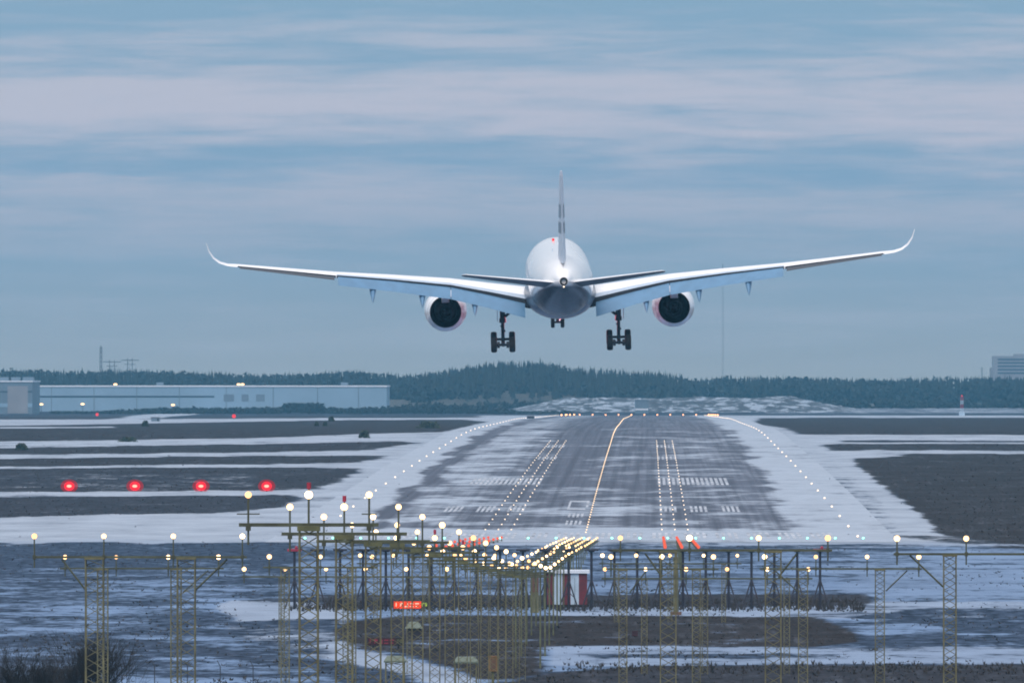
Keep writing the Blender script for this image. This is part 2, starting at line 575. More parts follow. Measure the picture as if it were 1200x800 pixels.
wet = np.clip((qx * 0 + qy - 632) / 12, 0, 1) * 0.92
wet[inpoly(qx, qy, [(265, 704), (400, 704), (430, 760), (560, 792), (580, 806), (540, 806), (380, 770), (265, 740)])] = 0.35
wet[inpoly(qx, qy, [(980, 640), (1400, 640), (1400, 706), (980, 700)])] = 0.85
wet[inpoly(qx, qy, [(640, 706), (1200, 704), (1200, 724), (640, 722)])] = 0.5
wet[inpoly(qx, qy, [(640, 757), (1400, 757), (1400, 779), (640, 779)])] = 0.6
for _ in range(2):                               # soften the borders a little
    cover[:, 1:-1] = (cover[:, :-2] + 2 * cover[:, 1:-1] + cover[:, 2:]) / 4
cover[1:-1] = (cover[:-2] + 4 * cover[1:-1] + cover[2:]) / 6
nr, nc = GX.shape
idx = np.arange(nr * nc).reshape(nr, nc)
quads = np.stack([idx[:-1, :-1], idx[:-1, 1:], idx[1:, 1:], idx[1:, :-1]], -1).reshape(-1, 4)


def grid_mesh(name, Xs, Ys, Zs, attrs, material):
    me = bpy.data.meshes.new(name)
    n_r, n_c = Xs.shape
    ii = np.arange(n_r * n_c).reshape(n_r, n_c)
    q = np.stack([ii[:-1, :-1], ii[:-1, 1:], ii[1:, 1:], ii[1:, :-1]], -1).reshape(-1, 4)
    me.vertices.add(n_r * n_c)
    me.vertices.foreach_set('co', np.stack([Xs, Ys, Zs], -1).astype(np.float32).ravel())
    me.loops.add(q.size)
    me.loops.foreach_set('vertex_index', q.astype(np.int32).ravel())
    me.polygons.add(len(q))
    me.polygons.foreach_set('loop_start', np.arange(0, q.size, 4, dtype=np.int32))
    me.polygons.foreach_set('use_smooth', np.ones(len(q), bool))
    me.update(calc_edges=True)
    for k, a in attrs.items():
        at = me.attributes.new(k, 'FLOAT', 'POINT')
        at.data.foreach_set('value', a.astype(np.float32).ravel())
    me.materials.append(material)
    o = bpy.data.objects.new(name, me)
    col.objects.link(o)
    return o


SNOW = (0.308, 0.362, 0.440)
WET_SNOW = (0.130, 0.208, 0.345)


def ground_material():
    m = bpy.data.materials.new('snowy_airfield_ground')
    m.use_nodes = True
    t = NT(m.node_tree)
    tc_ = t.n('ShaderNodeTexCoord').outputs['Object']
    cv = t.n('ShaderNodeAttribute', attribute_name='cover').outputs['Fac']
    tnn = t.n('ShaderNodeAttribute', attribute_name='tone').outputs['Fac']
    n1 = t.noise(t.mapping(tc_, (0.10, 0.055, 0.0)), 1.0, 8.0, 0.66, 0.1)
    n2 = t.noise(t.mapping(tc_, (0.75, 0.22, 0.0), (5, 2, 0)), 1.0, 7.0, 0.70, 0.0)
    n3 = t.noise(t.mapping(tc_, (0.022, 0.014, 0.0), (1, 9, 0)), 1.0, 4.0, 0.5)
    nn = t.math('ADD', t.math('MULTIPLY', n1, 0.5), t.math('ADD', t.math('MULTIPLY', n2, 0.32), t.math('MULTIPLY', n3, 0.18)))
    wet = t.n('ShaderNodeAttribute', attribute_name='wet').outputs['Fac']
    s = t.math('ADD', cv, t.math('MULTIPLY', t.math('SUBTRACT', nn, 0.5), t.math('ADD', 2.6, wet)))
    snow = t.maprange(s, 0.36, 0.70)
    grain = t.noise(t.mapping(tc_, (2.2, 0.8, 0.0)), 1.0, 5.0, 0.7)
    fr = t.maprange(t.math('ADD', t.math('MULTIPLY', grain, 0.55), t.math('MULTIPLY', n1, 0.45)), 0.47, 0.62)
    rut = t.noise(t.mapping(tc_, (0.75, 0.020, 0.0), (2, 5, 0), (0, 0, R(2.2))), 1.0, 4.0, 0.6, 0.5)
    fr = t.math('MAXIMUM', t.math('MULTIPLY', fr, 0.7), t.math('MULTIPLY', t.maprange(rut, 0.54, 0.66), t.maprange(n1, 0.40, 0.58)))
    soil = t.mix(t.maprange(t.math('ADD', t.math('MULTIPLY', grain, 0.5), t.math('MULTIPLY', n2, 0.5)), 0.36, 0.64), (0.006, 0.0055, 0.0065), (0.028, 0.024, 0.025))
    ice = t.mix(t.maprange(n2, 0.34, 0.66), (0.007, 0.013, 0.026), (0.048, 0.074, 0.126))
    soil = t.mix(t.math('MULTIPLY', fr, 0.34), soil, (0.115, 0.130, 0.165))     # hoar frost in the grass
    base = t.mix(tnn, soil, ice)
    sn0 = t.mix(wet, SNOW, WET_SNOW)
    sn = t.mix(t.maprange(n1, 0.3, 0.7), t.mix(0.32, sn0, (0.02, 0.03, 0.05)), sn0)
    p = t.n('ShaderNodeBsdfPrincipled')
    t.put(p.inputs['Base Color'], t.mix(snow, base, sn))
    p.inputs['Roughness'].default_value = 0.85
    p.inputs['Specular IOR Level'].default_value = 0.03
    bmp = t.n('ShaderNodeBump')
    bmp.inputs['Strength'].default_value = 0.5
    bmp.inputs['Distance'].default_value = 0.25
    t.put(bmp.inputs['Height'], nn)
    t.nt.links.new(bmp.outputs[0], p.inputs['Normal'])
    o = t.n('ShaderNodeOutputMaterial')
    t.nt.links.new(p.outputs[0], o.inputs[0])
    return m


g = grid_mesh('ground', GX, GY, GZ, {'cover': cover, 'tone': tone, 'wet': wet}, ground_material())
tag(g, 'flat snowy airfield with brown grass strips and dark wet patches', 'ground', kind='structure')


# ------------------------------------------------------------------ runway
def runway_material():
    m = bpy.data.materials.new('frosty_runway_asphalt')
    m.use_nodes = True
    t = NT(m.node_tree)
    tc_ = t.n('ShaderNodeTexCoord').outputs['Object']
    cv = t.n('ShaderNodeAttribute', attribute_name='cover').outputs['Fac']
    n1 = t.noise(t.mapping(tc_, (0.060, 0.022, 0.0)), 1.0, 7.0, 0.62, 0.6)
    n2 = t.noise(t.mapping(tc_, (0.16, 0.075, 0.0), (3, 8, 0)), 1.0, 6.0, 0.68, 0.2)
    n3 = t.noise(t.mapping(tc_, (0.9, 0.0022, 0.0), (1, 4, 0)), 1.0, 4.0, 0.55)
    nn = t.math('ADD', t.math('MULTIPLY', n1, 0.52), t.math('ADD', t.math('MULTIPLY', n2, 0.40), t.math('MULTIPLY', n3, 0.08)))
    s = t.math('ADD', cv, t.math('MULTIPLY', t.math('SUBTRACT', nn, 0.5), 3.9))
    frost = t.maprange(s, 0.22, 0.80)
    asphalt = t.mix(t.maprange(n3, 0.35, 0.65), (0.036, 0.042, 0.064), (0.066, 0.076, 0.108))
    p = t.n('ShaderNodeBsdfPrincipled')
    sn = t.mix(t.maprange(n2, 0.3, 0.7), tuple(c * 0.84 for c in SNOW), SNOW)
    t.put(p.inputs['Base Color'], t.mix(frost, asphalt, sn))
    t.put(p.inputs['Roughness'], t.maprange(frost, 0, 1, 0.62, 0.9))
    p.inputs['Specular IOR Level'].default_value = 0.10
    o = t.n('ShaderNodeOutputMaterial')
    t.nt.links.new(p.outputs[0], o.inputs[0])
    return m


rr = rows[(rows > 1240) & (rows < 4775)]
off = np.concatenate([np.arange(-36, 36.01, 0.5)])
RX = RWX + np.repeat(off[None, :], len(rr), 0)
RY = np.repeat(rr[:, None], len(off), 1)
RZ = np.interp(RY, _s, _zs) + 0.03
wob = (fbm(RX / 6.0, RY / 55.0, 21) - 0.5) * 7
ao = RX - RWX + wob
rc = np.full(RX.shape, 0.33)
rc += 0.62 * np.clip((ao - 24) / 2.5, 0, 1)                       # ploughed snow on the right shoulder
rc += 0.62 * np.clip((-ao - 27.5) / 2.0, 0, 1)                    # and on the left
rc += 0.26 * np.clip((-ao - 12) / 6.0, 0, 1) * np.clip((25 + ao) / 1.5, 0, 1)
rc -= 0.30 * np.clip(1 - np.abs(ao + 26.3) / 1.9, 0, 1)           # dark bare rim
rc -= 0.24 * np.clip(1 - np.abs(RX - RWX + 6) / 9.0, 0, 1) * np.clip((RY - 1450) / 250, 0, 1)
rc -= 0.14 * np.clip(1 - np.abs(RX - RWX - 7) / 8.0, 0, 1) * np.clip((RY - 1450) / 250, 0, 1)
rc += 0.30 * np.clip(1 - np.abs(RX - RWX - 3.0) / 3.0, 0, 1) * np.clip(1 - np.abs(RY - 1400) / 110, 0, 1)
rc += 0.55 * np.clip((1335 - RY) / 25, 0, 1)                      # snow over the threshold
rc -= 0.10 * np.clip((RY - 2300) / 500, 0, 1)
rc = np.clip(rc, 0.06, 0.97)
o = grid_mesh('runway', RX, RY, RZ, {'cover': rc}, runway_material())
tag(o, 'long grey runway streaked with frost and ploughed snow along both edges', 'runway', kind='structure')

# painted markings, worn, as one sheet just above the tarmac
mk = MB()


def mark(x0, x1, d0, d1):
    ds = [d0] + [float(r) for r in rr if d0 + 0.5 < r < d1 - 0.5] + [d1]
    for a, b in zip(ds[:-1], ds[1:]):
        za, zb = np.interp([a, b], rr, np.interp(rr, _s, _zs)) + 0.045
        mk.add([(RWX + x0, a, za), (RWX + x1, a, za), (RWX + x1, b, zb), (RWX + x0, b, zb)], [(0, 1, 2, 3)])


for k in range(-8, 8):                       # threshold piano keys, each a group of fine stripes
    for j in range(4):
        x0 = k * 3.7 + 0.45 + j * 0.72
        mark(x0, x0 + 0.38, 1268, 1302)
for sd in (-1, 1):
    for a in (9.0, 13.0, 17.2):              # touchdown zone hatches
        for j in range(4):
            x0 = sd * (a + j * 0.62) - 0.15
            mark(x0, x0 + 0.34, 1425, 1462)
    for j in range(15):                      # aiming point hatches
        x0 = sd * (9.0 + j * 0.72) - 0.2
        mark(x0, x0 + 0.42, 1630, 1695)
    for dd0 in (1900, 2080):
        for j in range(5):
            x0 = sd * (9.0 + j * 0.7)
            mark(x0, x0 + 0.36, dd0, dd0 + 40)
for dd0 in (1345, 1392):
    for j in range(4):
        mark(-1.2 - j * 0.55, -0.9 - j * 0.55, dd0, dd0 + 26)
mark(-3.3, -3.0, 1440, 1500); mark(-0.9, -0.6, 1455, 1500); mark(-3.0, -0.9, 1492, 1500); mark(-3.0, -0.9, 1440, 1446)


def paint_material():
    m = bpy.data.materials.new('worn_white_runway_paint')
    m.use_nodes = True
    t = NT(m.node_tree)
    tc_ = t.n('ShaderNodeTexCoord').outputs['Object']
    n = t.noise(t.mapping(tc_, (0.4, 0.12, 0)), 1.0, 5.0, 0.7)
    p = t.n('ShaderNodeBsdfPrincipled')
    t.put(p.inputs['Base Color'], t.mix(t.maprange(n, 0.35, 0.62), (0.14, 0.16, 0.20), (0.40, 0.44, 0.50)))
    p.inputs['Roughness'].default_value = 0.8
    o = t.n('ShaderNodeOutputMaterial')
    t.nt.links.new(p.outputs[0], o.inputs[0])
    return m


tag(mk.build('runway_markings', paint_material()), 'worn white threshold and touchdown stripes painted on the runway', 'road marking', kind='structure')


# ------------------------------------------------------------------ snow-covered mound behind the far end
def mound():
    xs = np.linspace(-120, 150, 200)
    yy = np.linspace(5010, 5330, 60)
    XX, YY = np.meshgrid(xs, yy)
    u = (YY - 5010) / 320
    pxm = VX + XX / YY * F
    env = np.clip((pxm - 596) / 70, 0, 1) * np.clip((1010 - pxm) / 90, 0, 1)
    h = np.sin(np.clip(u * 1.25, 0, 1) * math.pi / 2) * 5.2 * env * (0.65 + 0.7 * fbm(XX / 22, YY / 70, 5)) + (fbm(XX / 5, YY / 14, 6) - 0.5) * 2.0 * env
    ZZ = np.interp(YY, _s, _zs) + h - 0.4
    m = bpy.data.materials.new('snowy_rubble')
    m.use_nodes = True
    t = NT(m.node_tree)
    tc_ = t.n('ShaderNodeTexCoord').outputs['Object']
    n = t.noise(t.mapping(tc_, (0.13, 0.03, 0.5)), 1.0, 7.0, 0.66, 0.8)
    p = t.n('ShaderNodeBsdfPrincipled')
    t.put(p.inputs['Base Color'], t.mix(t.maprange(n, 0.48, 0.58), (0.012, 0.016, 0.024), (0.23, 0.28, 0.35)))
    p.inputs['Roughness'].default_value = 0.9
    o = t.n('ShaderNodeOutputMaterial')
    t.nt.links.new(p.outputs[0], o.inputs[0])
    o = grid_mesh('snowy_mound', XX, YY, ZZ, {}, m)
    tag(o, 'lumpy mound of snow and rubble behind the far runway end', 'mound', kind='structure')


mound()


# wooded hill under the middle of the forest
def hill_z(x, y):
    k = max(0.0, min(1.0, (y - 5390) / 90))
    k = k * k * (3 - 2 * k)
    u = x * 5480.0 / max(y, 1)
    return zg(y) + k * (8.0 * math.exp(-((u + 68) / 38) ** 2) + 2.5 * math.exp(-((u + 18) / 34) ** 2) + 2.5 / (1 + math.exp((u + 120) / 12)))


hx = np.linspace(-620, 420, 130)
hy = np.concatenate([np.linspace(5385, 5500, 10), np.linspace(5560, 6600, 12)])
HX, HYY = np.meshgrid(hx, hy)
HZ = np.array([[hill_z(a_, b_) for a_, b_ in zip(ra, rb)] for ra, rb in zip(HX, HYY)]) - 0.06 + 0.12 * np.clip((HYY - 5390) / 60, 0, 1)
tag(grid_mesh('wooded_hill', HX, HYY, HZ, {}, mat('forest_floor', (0.030, 0.030, 0.026), 0.9, 0, 0, 0.4, 0.05)), 'low dark hill the forest stands on', 'hill', kind='structure')


# ------------------------------------------------------------------ forest
def conifer(mb, x, y, z, h, r, rg, n=6, lay=5, mi=0):
    ang0 = rg.random() * 6.28
    mb_v = []
    for k in range(lay):
        f0 = 0.10 + 0.80 * k / lay
        zb = z + h * f0
        zt = z + h * min(1.0, f0 + 0.34)
        rb = r * (1 - f0) ** 0.75 * (0.8 + 0.4 * rg.random())
        vs_ = []
        for i in range(n):
            a = ang0 + 6.283 * i / n + rg.random() * 0.5
            q = rb * (0.55 + 0.75 * rg.random())
            vs_.append((x + math.cos(a) * q, y + math.sin(a) * q, zb - rg.random() * h * 0.07))
        vs_.append((x, y, zt))
        mb.add(vs_, [(i, (i + 1) % n, n) for i in range(n)], mi)
    return mb


def roundtree(mb, x, y, z, h, r, rg, mi=0):
    for _ in range(16):
        a, e = rg.random() * 6.28, rg.random()
        c = Vector((x + math.cos(a) * r * 0.6 * rg.random(), y + math.sin(a) * r * 0.6 * rg.random(), z + h * (0.35 + 0.55 * e)))
        q = r * (0.25 + 0.3 * rg.random())
        vs_ = [c + Vector((rg.uniform(-q, q), rg.uniform(-q, q), rg.uniform(-q, q))) for _ in range(5)]
        mb.add(vs_, [(0, 1, 2), (1, 2, 3), (2, 3, 4), (0, 2, 4), (0, 3, 4)], mi)


rg = random.Random(11)
fm = MB()
for rowi in range(15):
    for _ in range(300):
        y = 5480 + rowi * 45 + rg.uniform(-20, 20)
        p_ = rg.uniform(-260, 1500)
        x = X(p_, y)
        if p_ < 480:
            top = 430 + 1.5 * math.sin(p_ / 37) + 6.5 * min(1, max(0, (p_ - 40) / 380)) + (-3.5 * math.exp(-((p_ - 410) / 28) ** 2))
            yy_ = y + 250
        elif p_ < 800:
            top = 437 - 15 * math.exp(-((p_ - 600) / 78) ** 2) - 3.5 * math.exp(-((p_ - 720) / 70) ** 2)
            yy_ = y
        else:
            top = 441.0 + 1.3 * math.sin(p_ / 31) + (-3.2 * math.exp(-((p_ - 850) / 34) ** 2)) - 2.0 * min(1, max(0, (p_ - 1130) / 60))
            yy_ = y + 350
        x = X(p_, yy_)
        top += (float(fbm(np.array([p_ / 26.0]), np.array([rowi * 0.35]), 77)[0]) - 0.5) * (8.0 if 480 < p_ < 800 else 4.5)
        ztop = Z(top + abs(rg.gauss(0, 3.4)) - (2.2 if rg.random() < 0.06 else 0), yy_)
        zb = hill_z(x, yy_) - 0.4
        conifer(fm, x, yy_, zb, ztop - zb, rg.uniform(1.0, 2.1), rg) if rg.random() < (0.85 if 480 < p_ < 800 else 0.55) else roundtree(fm, x, yy_, zb, ztop - zb, rg.uniform(1.8, 3.0), rg)
# forest floor rising to the trees, so that no light shows between the lower trunks
for _ in range(1500):
    p_ = rg.uniform(-260, 1500)
    y = rg.uniform(5440, 5520) + (250 if p_ < 480 else 0 if p_ < 800 else 350)
    zt = Z(rg.uniform(447, 470), y)
    roundtree(fm, X(p_, y), y, hill_z(X(p_, y), y) - 1.0, max(4.0, zt - hill_z(X(p_, y), y) + 1.0), rg.uniform(2.5, 4.5), rg)
tag(fm.build('forest', M['needle']), 'dark blue-green conifer forest along the horizon beyond the runway', 'forest', kind='stuff')

# the spruces whose pointed tops stand clear of the wood
for i, (p_, top, r_) in enumerate([(633, 417.5, 2.3), (624, 421.5, 2.0), (600, 421, 2.0), (584, 420.5, 2.1), (570, 421.5, 2.2), (692, 427.5, 2.0), (721, 431, 2.2), (678, 427.0, 2.0), (785, 435.5, 2.4), (652, 426, 2.0), (548, 425, 2.0)]):
    y = 5430.0
    zt = Z(top, y)
    zb = hill_z(X(p_, y), y) - 0.2
    h = zt - zb
    lab = ['tallest pointed spruce standing clear of the wooded hill', 'narrow spruce just left of the tallest pointed spruce', 'pointed spruce at the middle of the wooded hilltop',
           'second of two close spruces on the left half of the hilltop', 'first of two close spruces on the left half of the hilltop', 'slim spruce on the right slope of the wooded hill',
           'bushy spruce low on the right slope of the hill', 'short spruce above the right gear wheels on the hill slope', 'lone wide spruce where the hill meets the flat forest',
           'spruce in the dip right of the tallest spruce', 'leftmost spruce tip on the left slope of the hill'][i]
    e = empty('spruce_tree', (X(p_, y), y, zb), lab, 'tree', 'spruces rising above the forest')
    cb = MB()
    conifer(cb, 0, 0, 0, h, r_, rg, 9, 10)
    cb.build('crown', M['needle'], e)
    MB().bar((0, 0, -0.5), (0, 0, h * 0.9), 0.25, 6, 0, 0.05).build('trunk', M['bark'], e)

# ------------------------------------------------------------------ the airliner
def naca(t_, th, camber=0.02):
    yt = 5 * th * (0.2969 * math.sqrt(max(t_, 0)) - 0.1260 * t_ - 0.3516 * t_ ** 2 + 0.2843 * t_ ** 3 - 0.1015 * t_ ** 4)
    p_ = 0.42
    yc = camber / p_ ** 2 * (2 * p_ * t_ - t_ * t_) if t_ < p_ else camber / (1 - p_) ** 2 * ((1 - 2 * p_) + 2 * p_ * t_ - t_ * t_)
    return yc, yt


def section(x, yle, chord, zle, inc, th, frac=1.0, tang=(1, 0), n=12, camber=0.02):
    """closed ring of an aerofoil cut at frac of its chord; tang is the spanwise direction in the x-z plane"""
    nx, nz = -tang[1], tang[0]
    pts = []
    ts = [frac * 0.5 * (1 - math.cos(math.pi * i / n)) for i in range(n + 1)]
    ci, si = math.cos(R(inc)), math.sin(R(inc))

    def put(t_, sgn):
        yc, yt = naca(t_, th, camber)
        a, b = -t_ * chord, (yc + sgn * yt) * chord
        ya, zb = a * ci + b * si, a * si + b * ci
        pts.append(Vector((x + nx * zb, yle + ya, zle + nz * zb)))
    for t_ in reversed(ts):
        put(t_, 1)
    for t_ in ts[1:]:
        put(t_, -1)
    return pts


WING = [  # x, y of leading edge, chord, z of leading edge, incidence, thickness
    (2.0, 9.8, 13.8, -1.80, 3.6, 0.135), (3.0, 9.0, 13.0, -1.74, 3.5, 0.13), (6.5, 6.6, 10.3, -1.02, 3.0, 0.12), (10.0, 4.2, 8.3, -0.32, 2.5, 0.11),
    (15.2, 0.55, 6.6, 0.34, 2.0, 0.105), (20.4, -3.1, 5.1, 0.93, 1.6, 0.10), (25.0, -6.3, 3.8, 1.55, 1.2, 0.10), (29.4, -9.4, 2.7, 2.16, 1.0, 0.10)]


def wing_at(x):
    for a, b in zip(WING[:-1], WING[1:]):
        if a[0] <= x <= b[0]:
            k = (x - a[0]) / (b[0] - a[0])
            return tuple(p + (q - p) * k for p, q in zip(a, b))
    return WING[-1]


def mir(pts, s):
    return [Vector((p.x * s, p.y, p.z)) for p in pts]


def sided(rings, s):
    """mirror rings for the left wing, keeping the faces turned outward"""
    return [mir(r, s) for r in rings] if s > 0 else [list(reversed(mir(r, s))) for r in rings]


def make_airliner():
    A = empty('airliner', (X(656.0, 1011), 1011, HC + 8.80), 'large white twin engine airliner with wheels and flaps down, about to land on the runway', 'airplane')
    A.rotation_euler = (R(2.7), R(-1.15), R(1.05))
    # fuselage
    st = [(34.0, -0.75, 0.06, 0.06), (33.6, -0.72, 0.5, 0.45), (32.8, -0.62, 1.02, 0.95), (31.6, -0.45, 1.55, 1.5), (30, -0.24, 2.12, 2.1), (28, -0.08, 2.6, 2.62), (25.5, 0, 2.9, 2.96), (22, 0, 2.98, 3.05),
          (16, 0, 2.98, 3.05), (8, 0, 2.98, 3.05), (0, 0, 2.98, 3.05), (-6, 0, 2.98, 3.05), (-10, 0.02, 2.96, 3.03), (-14, 0.10, 2.86, 2.94), (-18, 0.28, 2.64, 2.74), (-22, 0.53, 2.27, 2.42), (-25.5, 0.78, 1.82, 2.0),
          (-28.5, 0.96, 1.35, 1.52), (-31, 1.04, 0.90, 1.02), (-32.6, 1.05, 0.58, 0.62), (-33.2, 1.05, 0.40, 0.42)]
    n = 48
    rings = [[Vector((math.cos(2 * math.pi * i / n) * rw, y, zc + math.sin(2 * math.pi * i / n) * rh)) for i in range(n)] for (y, zc, rw, rh) in st]
    fb = MB().rings(list(reversed(rings)), 0, True)
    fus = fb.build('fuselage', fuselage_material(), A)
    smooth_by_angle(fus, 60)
    # exhaust of the auxiliary power unit in the tail tip
    ap = MB().lathe([(0.0, 0.36), (-0.22, 0.31), (-0.22, 0.24), (0.35, 0.20)], (0, -33.2, 1.05), n=20)
    ap.build('tail_exhaust', M['engine_black'], fus, True)
    # belly fairing
    bf = []
    for k in range(15):
        u = k / 14
        y = 14.5 - 25.5 * u
        q = math.sin(math.pi * min(1, max(0, u))) ** 0.55
        bf.append([Vector((math.cos(2 * math.pi * i / 32) * (0.6 + 2.72 * q), y, -1.35 + math.sin(2 * math.pi * i / 32) * (0.35 + 2.02 * q))) for i in range(32)])
    smooth_by_angle(MB().rings(list(reversed(bf)), 0, True).build('belly_fairing', M['belly_shade'], A), 60)  # the belly's shade is put into the fairing colour
    # cockpit glazing
    ck = MB()
    for sx in (-1, 1):
        for a0, a1 in ((0.04, 0.42), (0.46, 0.78)):
            pts = []
            for (yy_, ang) in ((30.9, a0), (30.9, a1), (29.7, a1), (29.9, a0)):
                f_ = (yy_ - 30) / 1.6
                rw, rh, zc = 2.12 - f_ * 0.57 + 0.02, 2.1 - f_ * 0.6 + 0.02, -0.24 - f_ * 0.21
                an = math.pi / 2 - sx * ang * 1.15 - sx * 0.02
                pts.append((math.cos(an) * rw, yy_, zc + math.sin(an) * rh))
            ck.add(pts, [(0, 1, 2, 3)])
    ck.build('cockpit_window', M['glass_dark'], fus)
    # tail fin with rudder
    fin = [(2.3, -19.6, 11.6, 0.064), (4.0, -21.5, 9.3, 0.068), (8.0, -25.2, 6.1, 0.075), (10.3, -27.4, 4.3, 0.08), (10.75, -28.1, 3.4, 0.05)]

    def fin_sec(zf, yle, ch, th, fr0=0, fr1=1.0):
        pts = []
        ts = [fr0 + (fr1 - fr0) * 0.5 * (1 - math.cos(math.pi * i / 10)) for i in range(11)]
        for t_ in reversed(ts):
            pts.append(Vector((naca(t_, th, 0)[1] * ch, yle - t_ * ch, zf)))
        for t_ in (ts[1:] if fr0 == 0 else ts):
            pts.append(Vector((-naca(t_, th, 0)[1] * ch, yle - t_ * ch, zf)))
        return pts
    fo = MB().rings([fin_sec(z_, y_, c_, t_, 0, 0.70) for (z_, y_, c_, t_) in fin], 0, True).build('tail_fin', M['fin_paint'], A)
    smooth_by_angle(fo, 40)
    ru = MB().rings([fin_sec(z_ if i else z_ + 0.25, y_ - 0.05, c_, t_ * 0.96, 0.71, 1.0) for i, (z_, y_, c_, t_) in enumerate(fin[:4])], 0, True).build('rudder', M['fin_paint'], fo)
    smooth_by_angle(ru, 40)
    # navy blocks of the fin emblem, on both sides, and the thin navy fillet at its foot
    em = MB()
    for sx in (-1, 1):
        for (z0, z1, f0, f1) in ((6.55, 7.75, 0.28, 0.80), (5.15, 6.15, 0.24, 0.52), (5.15, 6.15, 0.60, 0.84)):
            def fp(zf, fr):
                for a, b in zip(fin[:-1], fin[1:]):
                    if a[0] <= zf <= b[0]:
                        k = (zf - a[0]) / (b[0] - a[0])
                        yl, ch, th = (a[j] + (b[j] - a[j]) * k for j in (1, 2, 3))
                        return Vector((sx * (naca(fr, th, 0)[1] * ch + 0.02), yl - fr * ch, zf))
            m_ = 6
            g_ = [[fp(z0 + (z1 - z0) * j, f0 + (f1 - f0) * i / m_) for i in range(m_ + 1)] for j in (0, 1)]
            em.add(g_[0] + g_[1], [(i, i + 1, m_ + 2 + i, m_ + 1 + i) for i in range(m_)])
    em.build('fin_emblem', M['decal'], fo)
    # tailplane
    for s in (-1, 1):
        rg_ = [section(0.5, -24.4, 6.6, 0.14, -6.0, 0.09, 1, (0.995, 0.105)), section(1.6, -25.2, 6.0, 0.34, -6.0, 0.09, 1, (0.995, 0.105)), section(8.75, -31.3, 2.5, 1.58, -6.0, 0.085, 1, (0.995, 0.105)), section(9.05, -31.9, 1.6, 1.64, -6.0, 0.05, 1, (0.995, 0.105))]
        hm_ = MB().rings(sided(rg_, s), 0, True)
        for i, f in enumerate(hm_.f):            # the underside's shade is put into its colour
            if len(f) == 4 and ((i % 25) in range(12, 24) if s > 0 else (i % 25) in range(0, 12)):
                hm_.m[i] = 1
        hs = hm_.build('tailplane', [M['wing_grey'], M['under_shade']], A)
        smooth_by_angle(hs, 40)
    # wings
    for s in (-1, 1):
        rg_ = []
        for (x_, yl, ch, zl, ic, th) in WING[:6]:
            rg_.append(section(x_, yl, ch, zl, ic, th, 0.77))
        for x_ in (20.5, 25.0, 29.3):
            q = wing_at(x_)
            rg_.append(section(*q, 0.80))
        rg_.append(section(*wing_at(29.4), 1.0, (0.97, 0.15)))
        rg_.append(section(30.25, -10.15, 2.25, 2.28, 1, 0.09, 1.0, (0.97, 0.24)))
        rg_.append(section(30.95, -10.95, 1.85, 2.53, 1, 0.09, 1.0, (0.88, 0.48)))
        rg_.append(section(31.50, -11.8, 1.45, 2.98, 1, 0.09, 1.0, (0.68, 0.73)))
        rg_.append(section(31.88, -12.7, 1.00, 3.62, 1, 0.09, 1.0, (0.42, 0.91)))
        rg_.append(section(32.10, -13.5, 0.50, 4.38, 1, 0.09, 1.0, (0.25, 0.97)))
        wb = MB().rings(sided(rg_, s), 0, True)
        for i, f in enumerate(wb.f):             # the flap gap's shade is painted on the blunt rear spar
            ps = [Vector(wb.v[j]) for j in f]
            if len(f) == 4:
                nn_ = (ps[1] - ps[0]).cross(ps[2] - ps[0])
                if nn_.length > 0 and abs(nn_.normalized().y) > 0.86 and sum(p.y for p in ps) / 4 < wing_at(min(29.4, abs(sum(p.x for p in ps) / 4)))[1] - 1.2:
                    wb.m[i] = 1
        for i in range(5 * 25):                  # shading of the rear-sloping upper surface, put into the colour
            ps = [Vector(wb.v[j]) for j in wb.f[i]]
            if wb.m[i] == 0:
                xm_ = abs(sum(p.x for p in ps) / 4)
                xx, yl, ch, zl, ic, th = wing_at(min(29.4, max(2.0, xm_)))
                ym, zm = sum(p.y for p in ps) / 4, sum(p.z for p in ps) / 4
                fr = (yl - ym) / ch
                if fr > 0.63 and zm > zl - fr * ch * math.sin(R(ic)) + 0.012 * ch and xm_ > 3.2:
                    wb.m[i] = 2
        wing = wb.build('wing', [M['wing_grey'], M['cove_shade'], M['shade_and_blade_grey']], A)
        smooth_by_angle(wing, 35)

        def flap(name, x0, x1, c0, c1, defl, drop, aft, material, m_=4):
            rr_ = []
            for k in range(m_ + 1):
                x_ = x0 + (x1 - x0) * k / m_
                xx, yl, ch, zl, ic, th = wing_at(x_)
                fr = c0 + (c1 - c0) * k / m_
                base = 0.77 if x_ < 20.45 else 0.80
                ci, si = math.cos(R(ic)), math.sin(R(ic))
                yh = yl - (base + aft) * ch * ci
                zh = zl - (base + aft) * ch * si + (naca(base, th)[0] + naca(base, th)[1] * drop) * ch
                rr_.append(section(x_, yh, fr * ch, zh, ic + defl, 0.13, 1, n=8))
            f_ = MB().rings(sided(rr_, s), 0, True).build(name, material, wing)
            smooth_by_angle(f_, 40)
            return f_
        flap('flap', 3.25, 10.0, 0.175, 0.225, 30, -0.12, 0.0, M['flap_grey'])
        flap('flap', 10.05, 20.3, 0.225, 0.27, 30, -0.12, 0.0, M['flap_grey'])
        flap('aileron', 20.6, 29.15, 0.20, 0.20, 13, -0.35, 0.0, M['under_shade'])  # dark colour stands in for shade in the cove
